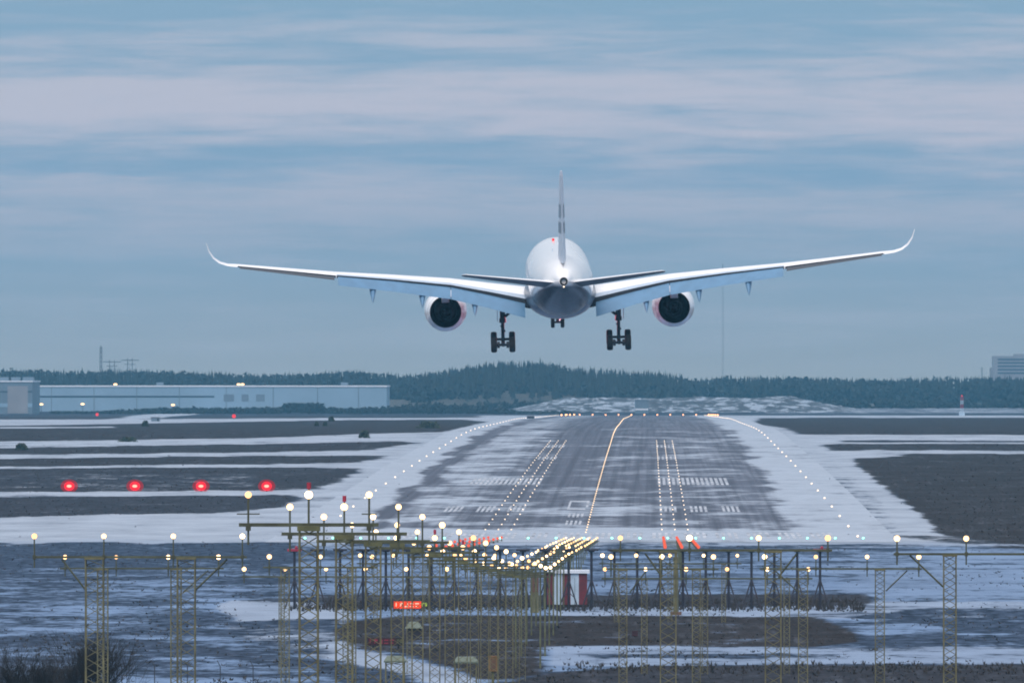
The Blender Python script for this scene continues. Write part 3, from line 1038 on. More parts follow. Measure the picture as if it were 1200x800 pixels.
        for xf in (7.85, 12.65, 17.15):
            xx, yl, ch, zl, ic, th = wing_at(xf)
            p0 = Vector((xf, yl - 0.50 * ch, zl - 0.05 * ch - 0.25))
            p1 = Vector((xf, yl - 0.80 * ch, zl - 0.80 * ch * math.sin(R(ic)) - 0.42))
            p2 = Vector((xf, yl - 0.80 * ch - 2.1, p1.z - 1.50))
            ln = []
            for (q, hw, hh) in ((p0, 0.05, 0.05), (p0.lerp(p1, 0.5), 0.24, 0.30), (p1, 0.32, 0.45), (p1.lerp(p2, 0.35), 0.29, 0.42), (p1.lerp(p2, 0.75), 0.15, 0.24), (p2, 0.03, 0.05)):
                ln.append([q + Vector((math.cos(a) * hw, 0, math.sin(a) * hh)) for a in [2 * math.pi * i / 10 for i in range(10)]])
            fo_ = MB().rings(sided(list(reversed(ln)), s), 0, True).build('flap_track_fairing', M['flap_grey'], wing)
            smooth_by_angle(fo_, 50)

        # engine
        ex, ez, ey = 10.55, -3.02, 4.6
        eng = MB()
        eng.lathe([(7.3, 1.42), (7.55, 1.56), (7.3, 1.72), (6.3, 1.88), (4.5, 1.97), (2.8, 1.92), (1.2, 1.72), (0.15, 1.50), (0.0, 1.46)], (ex * s, ey, ez), n=44)
        nac = eng.build('engine', nacelle_material(s), A)
        smooth_by_angle(nac, 50)
        dk = MB().lathe([(0.0, 1.46), (0.25, 1.40), (1.8, 1.50), (3.0, 1.50), (3.0, 0.2)], (ex * s, ey, ez), n=36)
        dk.build('bypass_duct', M['engine_black'], nac, True)
        cr = MB().lathe([(3.0, 1.05), (1.4, 1.02), (-0.2, 0.78), (-1.1, 0.60), (-1.1, 0.55), (-0.5, 0.50)], (ex * s, ey, ez), n=28)
        cr.build('core_nozzle', M['engine_core'], nac, True)
        MB().lathe([(-0.5, 0.42), (-1.2, 0.30), (-1.9, 0.03)], (ex * s, ey, ez), n=20, cap=True).build('exhaust_plug', M['engine_core'], nac, True)
        MB().lathe([(7.25, 1.42), (6.6, 1.5), (6.4, 1.5), (6.38, 0.45), (7.0, 0.02)], (ex * s, ey, ez), n=28).build('fan', M['engine_core'], nac, True)
        pl = []
        for (y_, z0, z1, hw) in ((11.4, ez + 1.75, ez + 1.95, 0.1), (9.2, ez + 1.7, ez + 2.35, 0.28), (6.3, ez + 1.3, ez + 2.75, 0.34), (3.6, ez + 0.9, ez + 2.75, 0.34), (1.2, ez + 1.6, ez + 2.7, 0.22), (-0.6, ez + 2.35, ez + 2.6, 0.05)):
            pl.append([Vector((ex - hw, y_, z0)), Vector((ex + hw, y_, z0)), Vector((ex + hw, y_, z1)), Vector((ex - hw, y_, z1))])
        MB().rings(sided(list(reversed(pl)), s), 0, True).build('pylon', M['wing_grey'], nac)

        # main landing gear
        gx, gy, gz = 5.32 * s, 0.6, -5.72
        gb = MB()
        gb.bar((gx, gy + 0.1, -1.9), (gx, gy, -3.75), 0.25, 10)
        gb.bar((gx, gy, -3.7), (gx, gy, gz + 0.1), 0.16, 10)
        gb.bar((gx, gy, -3.55), (gx, gy, -3.95), 0.31, 10)
        gb.bar((gx, gy + 0.05, -3.55), (gx - 2.15 * s, gy + 0.4, -1.9), 0.14, 8)
        gb.bar((gx, gy, -2.75), (gx - 1.2 * s, gy + 1.6, -1.9), 0.10, 8)
        gb.bar((gx, gy - 0.1, -3.9), (gx + 0.02, gy - 0.62, -4.45), 0.13, 6)
        gb.bar((gx, gy - 0.62, -4.45), (gx, gy - 0.1, -5.2), 0.12, 6)
        gb.bar((gx - 0.2, gy - 0.15, -4.2), (gx + 0.22, gy - 0.3, -4.75), 0.07, 6)
        tl = R(12)
        fr_, bk = Vector((gx, gy + 1.02 * math.cos(tl), gz + 1.02 * math.sin(tl))), Vector((gx, gy - 1.02 * math.cos(tl), gz - 1.02 * math.sin(tl)))
        gb.bar(fr_, bk, 0.19, 8)
        for q in (fr_, bk):
            gb.bar(q - Vector((0.85, 0, 0)), q + Vector((0.85, 0, 0)), 0.13, 8)
        for q in (-0.42, 0.42):                   # brake packs
            gb.bar(bk + Vector((q - 0.12, 0, 0)), bk + Vector((q + 0.12, 0, 0)), 0.30, 12)
        gear = gb.build('main_gear', M['dark_metal'], A)
        gear['label'] = 'right main landing gear with four wheels' if s > 0 else 'left main landing gear with four wheels'
        for q in (fr_, bk):
            for o_ in (-0.84, 0.84):
                wheel(gear, q + Vector((o_, 0, 0)), 0.70, 0.56)
        MB().box((gx + 0.48 * s, gy + 0.3, -2.95), (0.07, 1.5, 1.75)).build('gear_door', M['white_paint'], gear)
    # nose gear
    nb = MB()
    ny, nz_ = 27.0, -5.12
    nb.bar((0, ny + 0.2, -2.6), (0, ny, nz_), 0.14, 10)
    nb.bar((0, ny, -3.6), (0, ny + 1.6, -2.7), 0.09, 8)
    nb.bar((-0.42, ny, nz_), (0.42, ny, nz_), 0.10, 8)
    nb.box((0, ny - 0.15, -3.75), (0.5, 0.15, 0.25))
    ng = nb.build('nose_gear', M['dark_metal'], A)
    for o_ in (-0.46, 0.46):
        wheel(ng, Vector((o_, ny, nz_)), 0.53, 0.36)
    for sx in (-1, 1):
        MB().box((0.75 * sx, ny + 0.7, -3.35), (0.05, 1.5, 0.8)).build('gear_door', M['white_paint'], ng)
    # red anti-collision beacons, on the crown and under the belly
    for (q, nm) in (((-0.40, 14.0, 3.12), 'top'), ((0.0, 5.0, -3.55), 'belly')):
        b_ = MB().ball(q, 0.13, 10, 6)
        bo = b_.build('beacon_light', M['lamp_red_small'], A, True)
        if nm == 'top':
            continue
        ld = bpy.data.lights.new('beacon_glow', 'POINT')
        ld.energy = 9.0 if nm == 'top' else 900.0
        ld.color = (1.0, 0.12, 0.14)
        ld.shadow_soft_size = 0.15
        lo = bpy.data.objects.new('beacon_glow', ld)
        col.objects.link(lo)
        lo.parent = bo
        lo.location = Vector(q) + Vector((0, 0, 0.35 if nm == 'top' else -0.35))
    MB().ball((0, -33.30, 0.58), 0.07, 8, 6).build('tail_light', M['lamp_runway'], A, True)
    for k, q in enumerate(((0, 10.0, 3.05), (-0.75, -12.0, 2.9))):
        MB().box(Vector(q) + Vector((0, 0, 0.16)), (0.06, 0.5, 0.42)).build('antenna_blade', M['shade_and_blade_grey'], fus)
    return A


def wheel(parent, c, r, wdt):
    h = wdt / 2
    prof = [(-h * 0.72, r * 0.50), (-h * 0.95, r * 0.66), (-h, r * 0.80), (-h * 0.82, r * 0.95), (-h * 0.45, r), (h * 0.45, r), (h * 0.82, r * 0.95), (h, r * 0.80), (h * 0.95, r * 0.66), (h * 0.72, r * 0.50)]
    o = MB().lathe(prof, c, 'x', 28).build('wheel', M['rubber'], parent)
    smooth_by_angle(o, 50)
    hb = MB().lathe([(-h * 0.55, 0.02), (-h * 0.6, r * 0.3), (-h * 0.72, r * 0.51), (h * 0.72, r * 0.51), (h * 0.6, r * 0.3), (h * 0.55, 0.02)], c, 'x', 20).build('rim', M['dark_metal'], o)
    return o


def fuselage_material():
    m = bpy.data.materials.new('fuselage_white_with_windows')
    m.use_nodes = True
    t = NT(m.node_tree)
    tc_ = t.n('ShaderNodeTexCoord').outputs['Object']
    sp = t.n('ShaderNodeSeparateXYZ')
    t.put(sp.inputs[0], tc_)
    x_, y_, z_ = sp.outputs
    # a row of cabin windows, 0.55 m apart
    fy = t.math('ABSOLUTE', t.math('SUBTRACT', t.math('FRACT', t.math('DIVIDE', t.math('ADD', y_, 100.0), 0.55)), 0.5))
    wy_ = t.math('LESS_THAN', fy, 0.24)
    wz_ = t.math('LESS_THAN', t.math('ABSOLUTE', t.math('SUBTRACT', z_, 0.62)), 0.20)
    inr = t.math('MULTIPLY', t.math('GREATER_THAN', y_, -19.0), t.math('LESS_THAN', y_, 26.0))
    win = t.math('MULTIPLY', t.math('MULTIPLY', wy_, wz_), inr)
    # fuselage skin joints
    jy = t.math('LESS_THAN', t.math('ABSOLUTE', t.math('SUBTRACT', t.math('FRACT', t.math('DIVIDE', t.math('ADD', y_, 100.0), 5.6)), 0.5)), 0.004)
    n = t.noise(t.mapping(tc_, (0.8, 0.25, 0.8)), 1.0, 5.0, 0.6)
    white = t.mix(t.maprange(n, 0.3, 0.7), (0.87, 0.86, 0.85), (0.91, 0.90, 0.89))
    # underside shade put into the colour, sweeping up under the tail
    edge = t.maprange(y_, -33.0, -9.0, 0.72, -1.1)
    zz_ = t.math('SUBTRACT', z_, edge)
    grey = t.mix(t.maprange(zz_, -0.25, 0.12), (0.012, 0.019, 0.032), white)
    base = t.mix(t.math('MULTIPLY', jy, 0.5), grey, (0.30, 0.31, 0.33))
    base = t.mix(win, base, (0.02, 0.025, 0.03))
    p = t.n('ShaderNodeBsdfPrincipled')
    t.put(p.inputs['Base Color'], base)
    p.inputs['Roughness'].default_value = 0.27
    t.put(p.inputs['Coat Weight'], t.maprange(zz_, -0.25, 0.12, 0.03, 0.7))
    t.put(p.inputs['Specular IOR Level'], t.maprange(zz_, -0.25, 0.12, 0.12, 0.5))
    p.inputs['Coat Roughness'].default_value = 0.1
    o = t.n('ShaderNodeOutputMaterial')
    t.nt.links.new(p.outputs[0], o.inputs[0])
    return m


def nacelle_material(s):
    return M['white_paint']


make_airliner()

# ------------------------------------------------------------------ approach lights
def lattice(mb, cx, cy_, z0, z1, wd, r=0.022, step=None, mi=0):
    """square lattice mast with zig-zag bracing"""
    step = step or wd * 1.25
    h = wd / 2
    cor = [(-h, -h), (h, -h), (h, h), (-h, h)]
    for a, b in cor:
        mb.bar((cx + a, cy_ + b, z0), (cx + a, cy_ + b, z1), r * 1.5, 4, mi)
    k = 0
    z = z0
    while z < z1 - 0.05:
        zn = min(z + step, z1)
        for i in range(4):
            a, b = cor[i], cor[(i + 1) % 4]
            if (k + i) % 2:
                a, b = b, a
            mb.bar((cx + a[0], cy_ + a[1], z), (cx + b[0], cy_ + b[1], zn), r * 0.75, 3, mi)
        z = zn
        k += 1
    return mb


_lamp_cache = {}


def add_lamp(parent, x, y, z, r, post, tail=0.35, glow='lamp_warm', side=None):
    """a lamp on its post: housing and post are one part, the glowing lens its sub-part; x, y, z is the lens centre"""
    if glow == 'lamp_warm':
        glow = rnd.choice(['lamp_warm', 'lamp_warm', 'lamp_warm_dim', 'lamp_warm_bright'])
        r *= rnd.choice([0.82, 0.90, 0.98])
    key = (round(r, 3), round(post, 2), round(tail, 2), glow)
    if key not in _lamp_cache:
        mb = MB()
        mb.bar((0, 0, -post - tail), (0, 0, -r * 0.9), max(0.025, r * 0.27), 6)
        mb.lathe([(-0.02, r * 0.55), (r * 0.9, r * 1.02), (r * 1.8, r * 0.9), (r * 2.2, r * 0.3)], (0, 0, 0), 'y', 12, 0, True)
        mb.box((0, 0, -post), (0.12, 0.14, 0.16))
        a = mb.build('lamp_post', M['beam_green'])
        b = MB().ball((0, -r * 0.1, 0), r, 12, 8).build('lens', M[glow], a, True)
        _lamp_cache[key] = (a.data, b.data)
        first = True
    else:
        da, db = _lamp_cache[key]
        a = bpy.data.objects.new('lamp_post', da)
        b = bpy.data.objects.new('lens', db)
        col.objects.link(a)
        col.objects.link(b)
        b.parent = a
    a.parent = parent
    a.location = (x, y, z)
    return a


def h_light(d):
    if d <= 700:
        return 2.875 + 0.0217 * (d - 264)
    if d <= 845:
        return 12.336 + 0.0103 * (d - 700)
    return 13.83 + (d - 845) * 0.0113


G_B = 'approach light barrettes along the runway axis'
for i in range(34):
    d = 264 + 30 * i
    zl = HC - h_light(d)
    zb = zg(d)
    if d > 1240:
        break
    if i == 0:
        lab = 'tallest and nearest approach light mast, three lamps and a red cap on top'
    else:
        lab = ('%s approach light mast behind the tallest mast, carrying a row of lamps' % ORD[i - 1]) if i < 20 else ('%s approach light post counting from the tallest mast, close to the runway' % ORD[i])
    e = empty('approach_light_mast', (centre(d), d, zb), lab, 'approach light', G_B)
    H = zl - zb
    far_ = d > 690
    post = 0.78 if i < 3 else 0.62 if not far_ else 0.4
    zbar = H - post
    n = 3 if d < 900 else 4 if d < 1000 else 5
    half = 1.45 if n == 3 else 1.6 if n == 4 else 1.75
    r = 0.098 + 0.00004 * (d - 264) if d < 760 else 0.105
    mb = MB()
    if not far_:
        wd = 0.44 if i < 3 else 0.38
        lattice(mb, 0, 0, 0, zbar - 0.05, wd, 0.019 if i < 3 else 0.015, 0.27)
        mast = mb.build('lattice_mast', M['yellow'], e)
        cap = MB().box((0, 0, zbar - 0.03), (wd + 0.1, wd + 0.1, 0.12)).build('mast_head', M['olive'], e)
    else:
        for q in (-half * 0.55, half * 0.55):
            mb.bar((q, 0, 0), (q, 0, zbar), 0.055, 6)
            mb.bar((q, 0, zbar * 0.5), (q, 1.0, 0), 0.035, 5)
        mb.build('posts', M['olive'], e)
    bb_ = MB().box((0, -0.02, zbar + 0.06), (2 * half + 0.45, 0.10, 0.085 if not far_ else 0.10))
    if not far_:
        bb_.box((0, 0.18, zbar + 0.06), (2 * half + 0.30, 0.05, 0.05))
    bb_.build('crossbar', M['beam_green'], e)
    for k in range(n):
        x = -half + 2 * half * k / (n - 1)
        add_lamp(e, x, -0.05, H, r, post, 0.42 if k != n // 2 else 0.05)
    if i in (0, 1, 5, 7):
        # red obstruction lamp over the middle lamp
        rb = MB().bar((0, 0.12, H), (0, 0.12, H + r * 1.5), 0.02, 5)
        rb.bar((0, 0.12, H + r * 1.4), (0, 0.12, H + r * 3.0), 0.055, 8)
        rb.build('red_cap_lamp', M['red_paint'], e)
    if i == 0:
        for x in (-half, half):
            add = MB().box((x, -0.02, zbar + 0.32), (0.55 if x < 0 else 0.36, 0.06, 0.03))
            add.build('step_plate', M['beam_green'], e)


def gantry(d, lights_px, y_l, y_bar, bar_px, towers_px, label, braces=(), r=0.115, wd=0.36, simple=False, bar_t=0.085):
    x0, x1 = X(bar_px[0], d), X(bar_px[1], d)
    xm = (x0 + x1) / 2
    zb = zg(d)
    e = empty('approach_light_gantry', (xm, d, zb), label, 'light gantry', 'approach light crossbars on lattice towers')
    zl, zr = Z(y_l, d) - zb, Z(y_bar, d) - zb
    MB().box((0, 0, zr), (x1 - x0, 0.11, bar_t)).box((0, 0.22, zr), (x1 - x0 - 0.3, 0.05, 0.05)).build('crossbar', M['beam_green'], e)
    for p_ in lights_px:
        add_lamp(e, X(p_, d) - xm, -0.06, zl, r, zl - zr, 0.4)
    for p_ in towers_px:
        mb = MB()
        xt = X(p_, d) - xm
        if simple:
            lattice(mb, xt, 0.1, 0, zr - 0.06, wd, 0.020, wd * 0.75)
        else:
            lattice(mb, xt, 0.1, 0, zr - 0.06, wd, 0.020, wd * 0.58)
        mb.box((xt, 0.1, zr - 0.05), (wd + 0.08, wd + 0.08, 0.08))
        mb.build('lattice_tower', M['yellow'], e)
    for (pa, ya, pb, yb) in braces:
        MB().bar((X(pa, d) - xm, 0.05, Z(ya, d) - zb), (X(pb, d) - xm, 0.05, Z(yb, d) - zb), 0.038, 5).build('brace', M['beam_green'], e)
    return e


gantry(412, (40, 121.5, 203, 284), 628, 652.5, (38, 289), (110.5, 218), 'wide light gantry furthest left in the foreground, on two tall lattice towers', ((266, 655, 229, 691), (72, 655, 100, 691)), wd=0.66)
gantry(412, (727, 808, 889, 970), 630, 644.5, (717, 975), (783, 906), 'light gantry with the two yellow towers just right of the striped hut', ((756, 648, 776, 676), (934, 648, 912, 676)), wd=0.58)
gantry(412, (1051, 1132, 1213), 630.5, 648.8, (1047, 1298), (1113, 1228), 'light gantry running out of the right edge of the photo', ((1066, 650, 1105, 687),), wd=0.46)
gantry(560, (76, 136, 197, 256), 652.5, 665.8, (70, 262), (120, 206), 'lower light gantry behind the leftmost wide gantry', ((244, 668, 214, 694),), r=0.125, wd=0.52)
gantry(560, (315.5, 375.5, 436), 652, 664.5, (308, 442), (334, 412), 'light gantry behind the foot of the tallest mast, left of the red sign', (), r=0.125, wd=0.42)
gantry(560, (716, 775.5, 836), 652, 666.3, (710, 842), (730, 816), 'light gantry in the second row right of the striped hut, three lamps', ((756, 670, 738, 694),), r=0.125, wd=0.40)
gantry(560, (896, 956, 1016, 1076.5), 652, 666, (890, 1080), (941, 1031), 'light gantry in the second row with two slim towers, left of the rightmost gantry', ((1063, 668, 1038, 692), (908, 668, 934, 692)), r=0.125, wd=0.46)
gantry(700, (286, 334, 382, 428.5, 476, 523.5), 666.5, 675.5, (283, 528), (330, 405, 480), 'long low light gantry behind the tall masts, six lamps, above the red sign', (), r=0.14, wd=0.34, simple=True, bar_t=0.1)
gantry(700, (709, 756.5, 804, 852, 899, 947), 666.5, 677.5, (705, 952), (755, 826, 922), 'long low light gantry in front of the antenna row, right of the striped hut', (), r=0.14, wd=0.36, simple=True, bar_t=0.1)
gantry(845, (422, 461, 501, 540, 580), 650.5, 660, (418, 585), (440, 500, 562), 'farthest light crossbar on the left, level with the antenna row', (), r=0.15, wd=0.3, simple=True, bar_t=0.1)
gantry(845, (706, 745.5, 785, 824.5, 864), 650.5, 660, (702, 869), (722, 785, 848), 'farthest light crossbar on the right, level with the antenna row', (), r=0.15, wd=0.3, simple=True, bar_t=0.1)

# red side rows on the last stretch before the threshold
for sd, side in ((-1, 'left'), (1, 'right')):
    for i in range(9):
        d = 990 + 31 * i
        zb = zg(d)
        zl = HC - h_light(d) - zb
        xc = centre(d) + sd * 10.6
        e = empty('red_side_light_bar', (xc, d, zb), '%s red light bar from the near end, %s of the white approach lights' % (ORD[i], side), 'approach light', 'red side row lights')
        mb = MB().box((0, 0, zl - 0.35), (3.3, 0.06, 0.06))
        for q in (0.0,):
            mb.bar((q, 0, 0), (q, 0, zl - 0.3), 0.07, 6)
        mb.build('stand', M['olive'], e)
        for q in (-1.5, 0, 1.5):
            add_lamp(e, q, -0.05, zl, 0.15, 0.35, 0.0, 'lamp_red_side')


# ------------------------------------------------------------------ localizer aerials
def make_aerial():
    root = empty('localizer_aerial', (0, 0, 0), 'x', 'aerial', 'row of landing system aerials')
    Ht = 4.75
    MB().bar((0, 0, 0), (0, 0, Ht), 0.11, 8).build('mast', M['antenna_dark'], root)
    MB().box((0, 0, Ht + 0.06), (1.12, 0.9, 0.16)).box((0, 0, Ht - 0.06), (0.5, 0.5, 0.1)).build('aerial_head', M['antenna_dark'], root)
    for a in (90, 210, 330):
        MB().bar((0, 0, 2.45), (math.cos(R(a)) * 0.9 + (0 if a == 90 else 0), math.sin(R(a)) * 0.9, 0), 0.06, 6).build('leg', M['antenna_dark'], root)
    for a in (210, 330):
        MB().bar((math.cos(R(a)) * 0.55, math.sin(R(a)) * 0.55, 0.95), (0, 0, 1.4), 0.035, 5).build('tie_bar', M['antenna_dark'], root)
    return root


aer0 = make_aerial()
aerials = [aer0] + [copy_tree(aer0) for _ in range(23)]
AD = 893.0
for i in range(24):
    px_ = 345 + i * 26.78
    a = aerials[i]
    a.location = (X(px_, AD), AD, zg(AD))
    a['label'] = ('red-topped aerial at the left end of the aerial row' if i == 0 else 'red-topped aerial at the right end of the aerial row' if i == 23
                  else '%s dark tripod aerial from the left end of the long row' % ORD[i])
    if i in (0, 23):
        o = MB().box((0, -0.03, 4.80), (1.13, 0.92, 0.19)).ball((0.15, 0, 5.0), 0.13, 10, 6).build('red_marker', M['red_paint'], a)


# ------------------------------------------------------------------ striped hut and small equipment
def hut():
    d = 902.0
    xm = X(664, d)
    zb = zg(d)
    e = empty('equipment_hut', (xm, d, zb), 'small hut striped red and white with a snowy flat roof beside the aerial row', 'hut')
    wtot, dep, ht = X(688, d) - X(640, d), 2.4, Z(671.5, d) - zb
    wl = MB()
    k = 5
    for i in range(k):
        wl.box((-wtot / 2 + wtot * (i + 0.5) / k, 0, ht / 2), (wtot / k, dep, ht), (0, 1)[i % 2])
    wl.build('wall', [M['hut_red'], M['hut_white']], e)
    MB().box((0.05, 0, ht + 0.16), (wtot + 0.3, dep + 0.3, 0.26)).build('roof', M['snow_roof'], e)
    MB().box((0, -dep / 2 - 0.01, 0.12), (wtot - 0.1, 0.05, 0.2)).build('plinth', M['black'], e)
    dr = MB().box((wtot * 0.2, -dep / 2 - 0.02, ht * 0.47), (0.02, 0.03, ht * 0.8)).build('door_joint', M['black'], e)


hut()
d = 880.0
e = empty('equipment_cabinet', (X(626.5, d), d, zg(d)), 'narrow yellow and brown cabinet standing left of the striped hut', 'cabinet')
ht = Z(673, d) - zg(d)
MB().box((0, 0, ht * 0.27), (0.68, 0.5, ht * 0.54)).build('lower_case', M['yellow'], e)
MB().box((0, 0, ht * 0.77), (0.66, 0.48, ht * 0.46)).box((0, 0, ht + 0.03), (0.74, 0.56, 0.06)).build('upper_case', M['hut_brown'], e)
MB().box((0, -0.26, ht * 0.72), (0.04, 0.03, 0.3)).build('handle', M['black'], e)

d = 872.0
e = empty('yellow_pole', (X(792, d), d, zg(d)), 'stout yellow pole among the aerials right of the hut', 'pole')
mb = MB()
ht = Z(652, d) - zg(d)
mb.bar((0, 0, 0), (0, 0, ht), 0.22, 8).bar((0, 0, ht), (0, 0, ht + 0.5), 0.12, 8)
mb.build('pole_shaft', M['yellow'], e)
MB().box((0, 0, 0.12), (0.9, 0.9, 0.24)).build('foot', M['hut_brown'], e)


def sign(px0, px1, y0, y1, d, lit, label):
    zb = zg(d)
    x0, x1 = X(px0, d), X(px1, d)
    wdt, hgt = x1 - x0, (y1 - y0) * d / F
    zc = Z((y0 + y1) / 2, d) - zb
    e = empty('guidance_sign', ((x0 + x1) / 2, d, zb), label, 'sign', 'airfield guidance signs')
    cut = 0.79
    MB().box((0, 0.1, zc), (wdt + 0.06, 0.18, hgt + 0.06)).build('case', M['black'], e)
    rd = MB().box((-wdt / 2 + wdt * cut / 2, 0.0, zc), (wdt * cut, 0.03, hgt)).build('red_panel', M['sign_red'] if lit else M['sign_dark_red'], e)
    bl = MB().box((wdt / 2 - wdt * (1 - cut) / 2, 0.0, zc), (wdt * (1 - cut), 0.028, hgt)).build('black_panel', M['black'], e)
    # illegible at this distance: strokes of the characters only
    hx, hh = wdt * cut, hgt
    for (u0, u1, v0, v1) in ((0.07, 0.10, 0.30, 0.80), (0.23, 0.34, 0.55, 0.80), (0.23, 0.26, 0.25, 0.60), (0.40, 0.52, 0.20, 0.36), (0.49, 0.52, 0.30, 0.75), (0.58, 0.72, 0.62, 0.76), (0.58, 0.72, 0.22, 0.34), (0.78, 0.92, 0.62, 0.76), (0.80, 0.90, 0.24, 0.38)):
        MB().box((-wdt / 2 + hx * (u0 + u1) / 2, -0.02, zc - hh / 2 + hh * (v0 + v1) / 2), (hx * (u1 - u0), 0.012, hh * (v1 - v0))).build('letter_stroke', M['sign_text'] if lit else M['red_paint'], rd)
    for (u0, u1, v0, v1) in ((0.10, 0.42, 0.62, 0.80), (0.10, 0.20, 0.30, 0.7), (0.52, 0.62, 0.35, 0.82), (0.70, 0.80, 0.35, 0.82), (0.60, 0.72, 0.30, 0.45)):
        MB().box((wdt / 2 - wdt * (1 - cut) * (1 - (u0 + u1) / 2), -0.02, zc - hh / 2 + hh * (v0 + v1) / 2), (wdt * (1 - cut) * (u1 - u0), 0.012, hh * (v1 - v0))).build('letter_stroke', M['sign_yellow'] if lit else M['olive'], bl)
    for q in (-0.35, 0.35):
        MB().bar((q * wdt, 0.1, 0), (q * wdt, 0.1, zc - hgt / 2), 0.05, 6).build('leg', M['black'], e)


sign(461.5, 502, 704.2, 712.6, 880, True, 'lit red airfield sign with a yellow lettered end panel')
sign(431, 473, 747, 755.5, 765, False, 'unlit dark red airfield sign standing on the brown ground patch')


def pedestal(px, y_top, d, wpx, label, lid_h=0.35):
    zb = zg(d)
    e = empty('lattice_pedestal', (X(px, d), d, zb), label, 'pedestal', 'short lattice pedestals with pale lids')
    wd = wpx * d / F
    zt = Z(y_top, d) - zb
    lattice(MB(), 0, 0, 0, max(0.2, zt - lid_h), wd * 0.84, 0.028, wd * 0.8).build('lattice_frame', M['yellow'], e)
    h = wd / 2
    ring = lambda q, z: [Vector((-q, -q, z)), Vector((q, -q, z)), Vector((q, q, z)), Vector((-q, q, z))]
    MB().rings([ring(h, zt - lid_h), ring(h, zt - lid_h * 0.75), ring(h * 0.72, zt)], 0, True).build('lid', M['pale_lid'], e)


pedestal(463, 768, 610, 26, 'lattice pedestal with a pale lid at the bottom, left of the rusty box')
pedestal(546, 769, 620, 29, 'wider lattice pedestal with a pale lid just left of the rusty box')
d = 800
e = empty('field_shelter', (X(485, d), d, zg(d)), 'tiny shelter with a pale sloping roof on the brown patch below the red sign', 'shelter')
zt = Z(728, d) - zg(d)
wdd = 21 * d / F
MB().box((0, 0, zt * 0.28), (wdd * 0.8, 0.8, zt * 0.56)).build('body', M['antenna_dark'], e)
MB().rings([[Vector((-wdd / 2, -0.6, zt * 0.56)), Vector((wdd / 2, -0.6, zt * 0.56)), Vector((wdd / 2, 0.6, zt * 0.56)), Vector((-wdd / 2, 0.6, zt * 0.56))],
            [Vector((-wdd / 4, -0.25, zt)), Vector((wdd / 4, -0.25, zt)), Vector((wdd / 4, 0.25, zt)), Vector((-wdd / 4, 0.25, zt))]], 0, True).build('roof', M['pale_lid'], e)
d = 640
e = empty('junction_box', (X(577.5, d), d, zg(d)), 'rusty orange junction box on a post at the bottom of the photo', 'box')
zt = Z(769, d) - zg(d)
MB().box((0, 0, zt - 0.42), (0.5, 0.35, 0.84)).box((0, 0, zt + 0.02), (0.56, 0.42, 0.05)).build('case', M['orange_box'], e)
MB().bar((0, 0, 0), (0, 0, zt - 0.84), 0.08, 6).build('post', M['olive'], e)
MB().box((0, -0.185, zt - 0.42), (0.36, 0.02, 0.62)).build('door', M['hut_brown'], e)
d = 800
e = empty('marker_box', (X(744, d), d, zg(d)), 'tiny dark red marker box on the ploughed brown patch', 'marker')
MB().box((0, 0, 0.24), (0.42, 0.3, 0.36)).build('case', M['sign_dark_red'], e)
MB().bar((0, 0, 0), (0, 0, 0.08), 0.05, 6).build('foot', M['black'], e)

# perimeter fence low at the left
d = 652
fx0, fx1 = X(-60, d), X(420, d)
e = empty('perimeter_fence', ((fx0 + fx1) / 2, d, zg(d)), 'thin wire fence with bent post tops along the bottom left', 'fence')
xm = (fx0 + fx1) / 2
for k in range(13):
    p_ = -50 + k * 38.5
    xx = X(p_, d) - xm
    MB().bar((xx, 0, 0), (xx, 0, 1.75), 0.03, 5).bar((xx, 0, 1.74), (xx - 0.18, -0.05, 2.1), 0.025, 5).build('post', M['post_grey'], e)
wm = MB()
for z_ in (0.5, 1.0, 1.5, 1.72):
    wm.bar((fx0 - xm, 0.03, z_), (fx1 - xm, 0.03, z_), 0.006, 3)
wm.build('wire', M['post_grey'], e)


# ------------------------------------------------------------------ lights let into the runway
def light_mesh(name, r, glow, body=True):
    mb = MB()
    mb.lathe([(0.0, r * 1.1), (r * 0.3, r * 0.95), (r * 0.32, 0.01)], (0, 0, 0), 'z', 10, 0, True)
    n0 = len(mb.f)
    mb.ball((0, 0, r * 0.85), r, 8, 6, 1)
    o = mb.build(name, [M['antenna_dark'], M[glow]])
    me = o.data
    bpy.data.objects.remove(o)
    return me


def light_row(name, me, pts, label, cat, group):
    for (x, y) in pts:
        o = bpy.data.objects.new(name, me)
        o.location = (x, y, float(np.interp(y, rr, np.interp(rr, _s, _zs))) + 0.05 if y > rr[0] else zg(y) + 0.04)
        col.objects.link(o)
        tag(o, label, cat, group)


m_edge = light_mesh('runway_edge_light', 0.13, 'lamp_runway')
for sd, side in ((-1, 'left'), (1, 'right')):
    light_row('runway_edge_light', m_edge, [(RWX + sd * 31.6, 1334 + 60 * k) for k in range(-1 if sd > 0 else 0, 58)], 'white runway edge light in the snow along the %s edge' % side, 'runway light', '%s runway edge lights' % side)
light_row('centre_line_light', light_mesh('centre_line_light', 0.085, 'lamp_centre'), [(RWX, 1300 + 15 * k) for k in range(231)], 'warm white light in the line down the middle of the runway', 'runway light', 'runway centre line lights')
m_tdz = light_mesh('touchdown_zone_light', 0.080, 'lamp_runway')
for sd, side in ((-1, 'left'), (1, 'right')):
    light_row('touchdown_zone_light', m_tdz, [(RWX + sd * (9.0 + 1.55 * j), 1316 + 30 * k) for k in range(30) for j in range(3)], 'small white touchdown light in the triple row %s of the centre line' % side, 'runway light', '%s touchdown zone lights' % side)
light_row('threshold_light', light_mesh('threshold_light', 0.13, 'lamp_green'), [(RWX + 3.2 * k, 1262) for k in range(-10, 11)], 'small green light in the row across the runway threshold', 'runway light', 'green threshold lights')
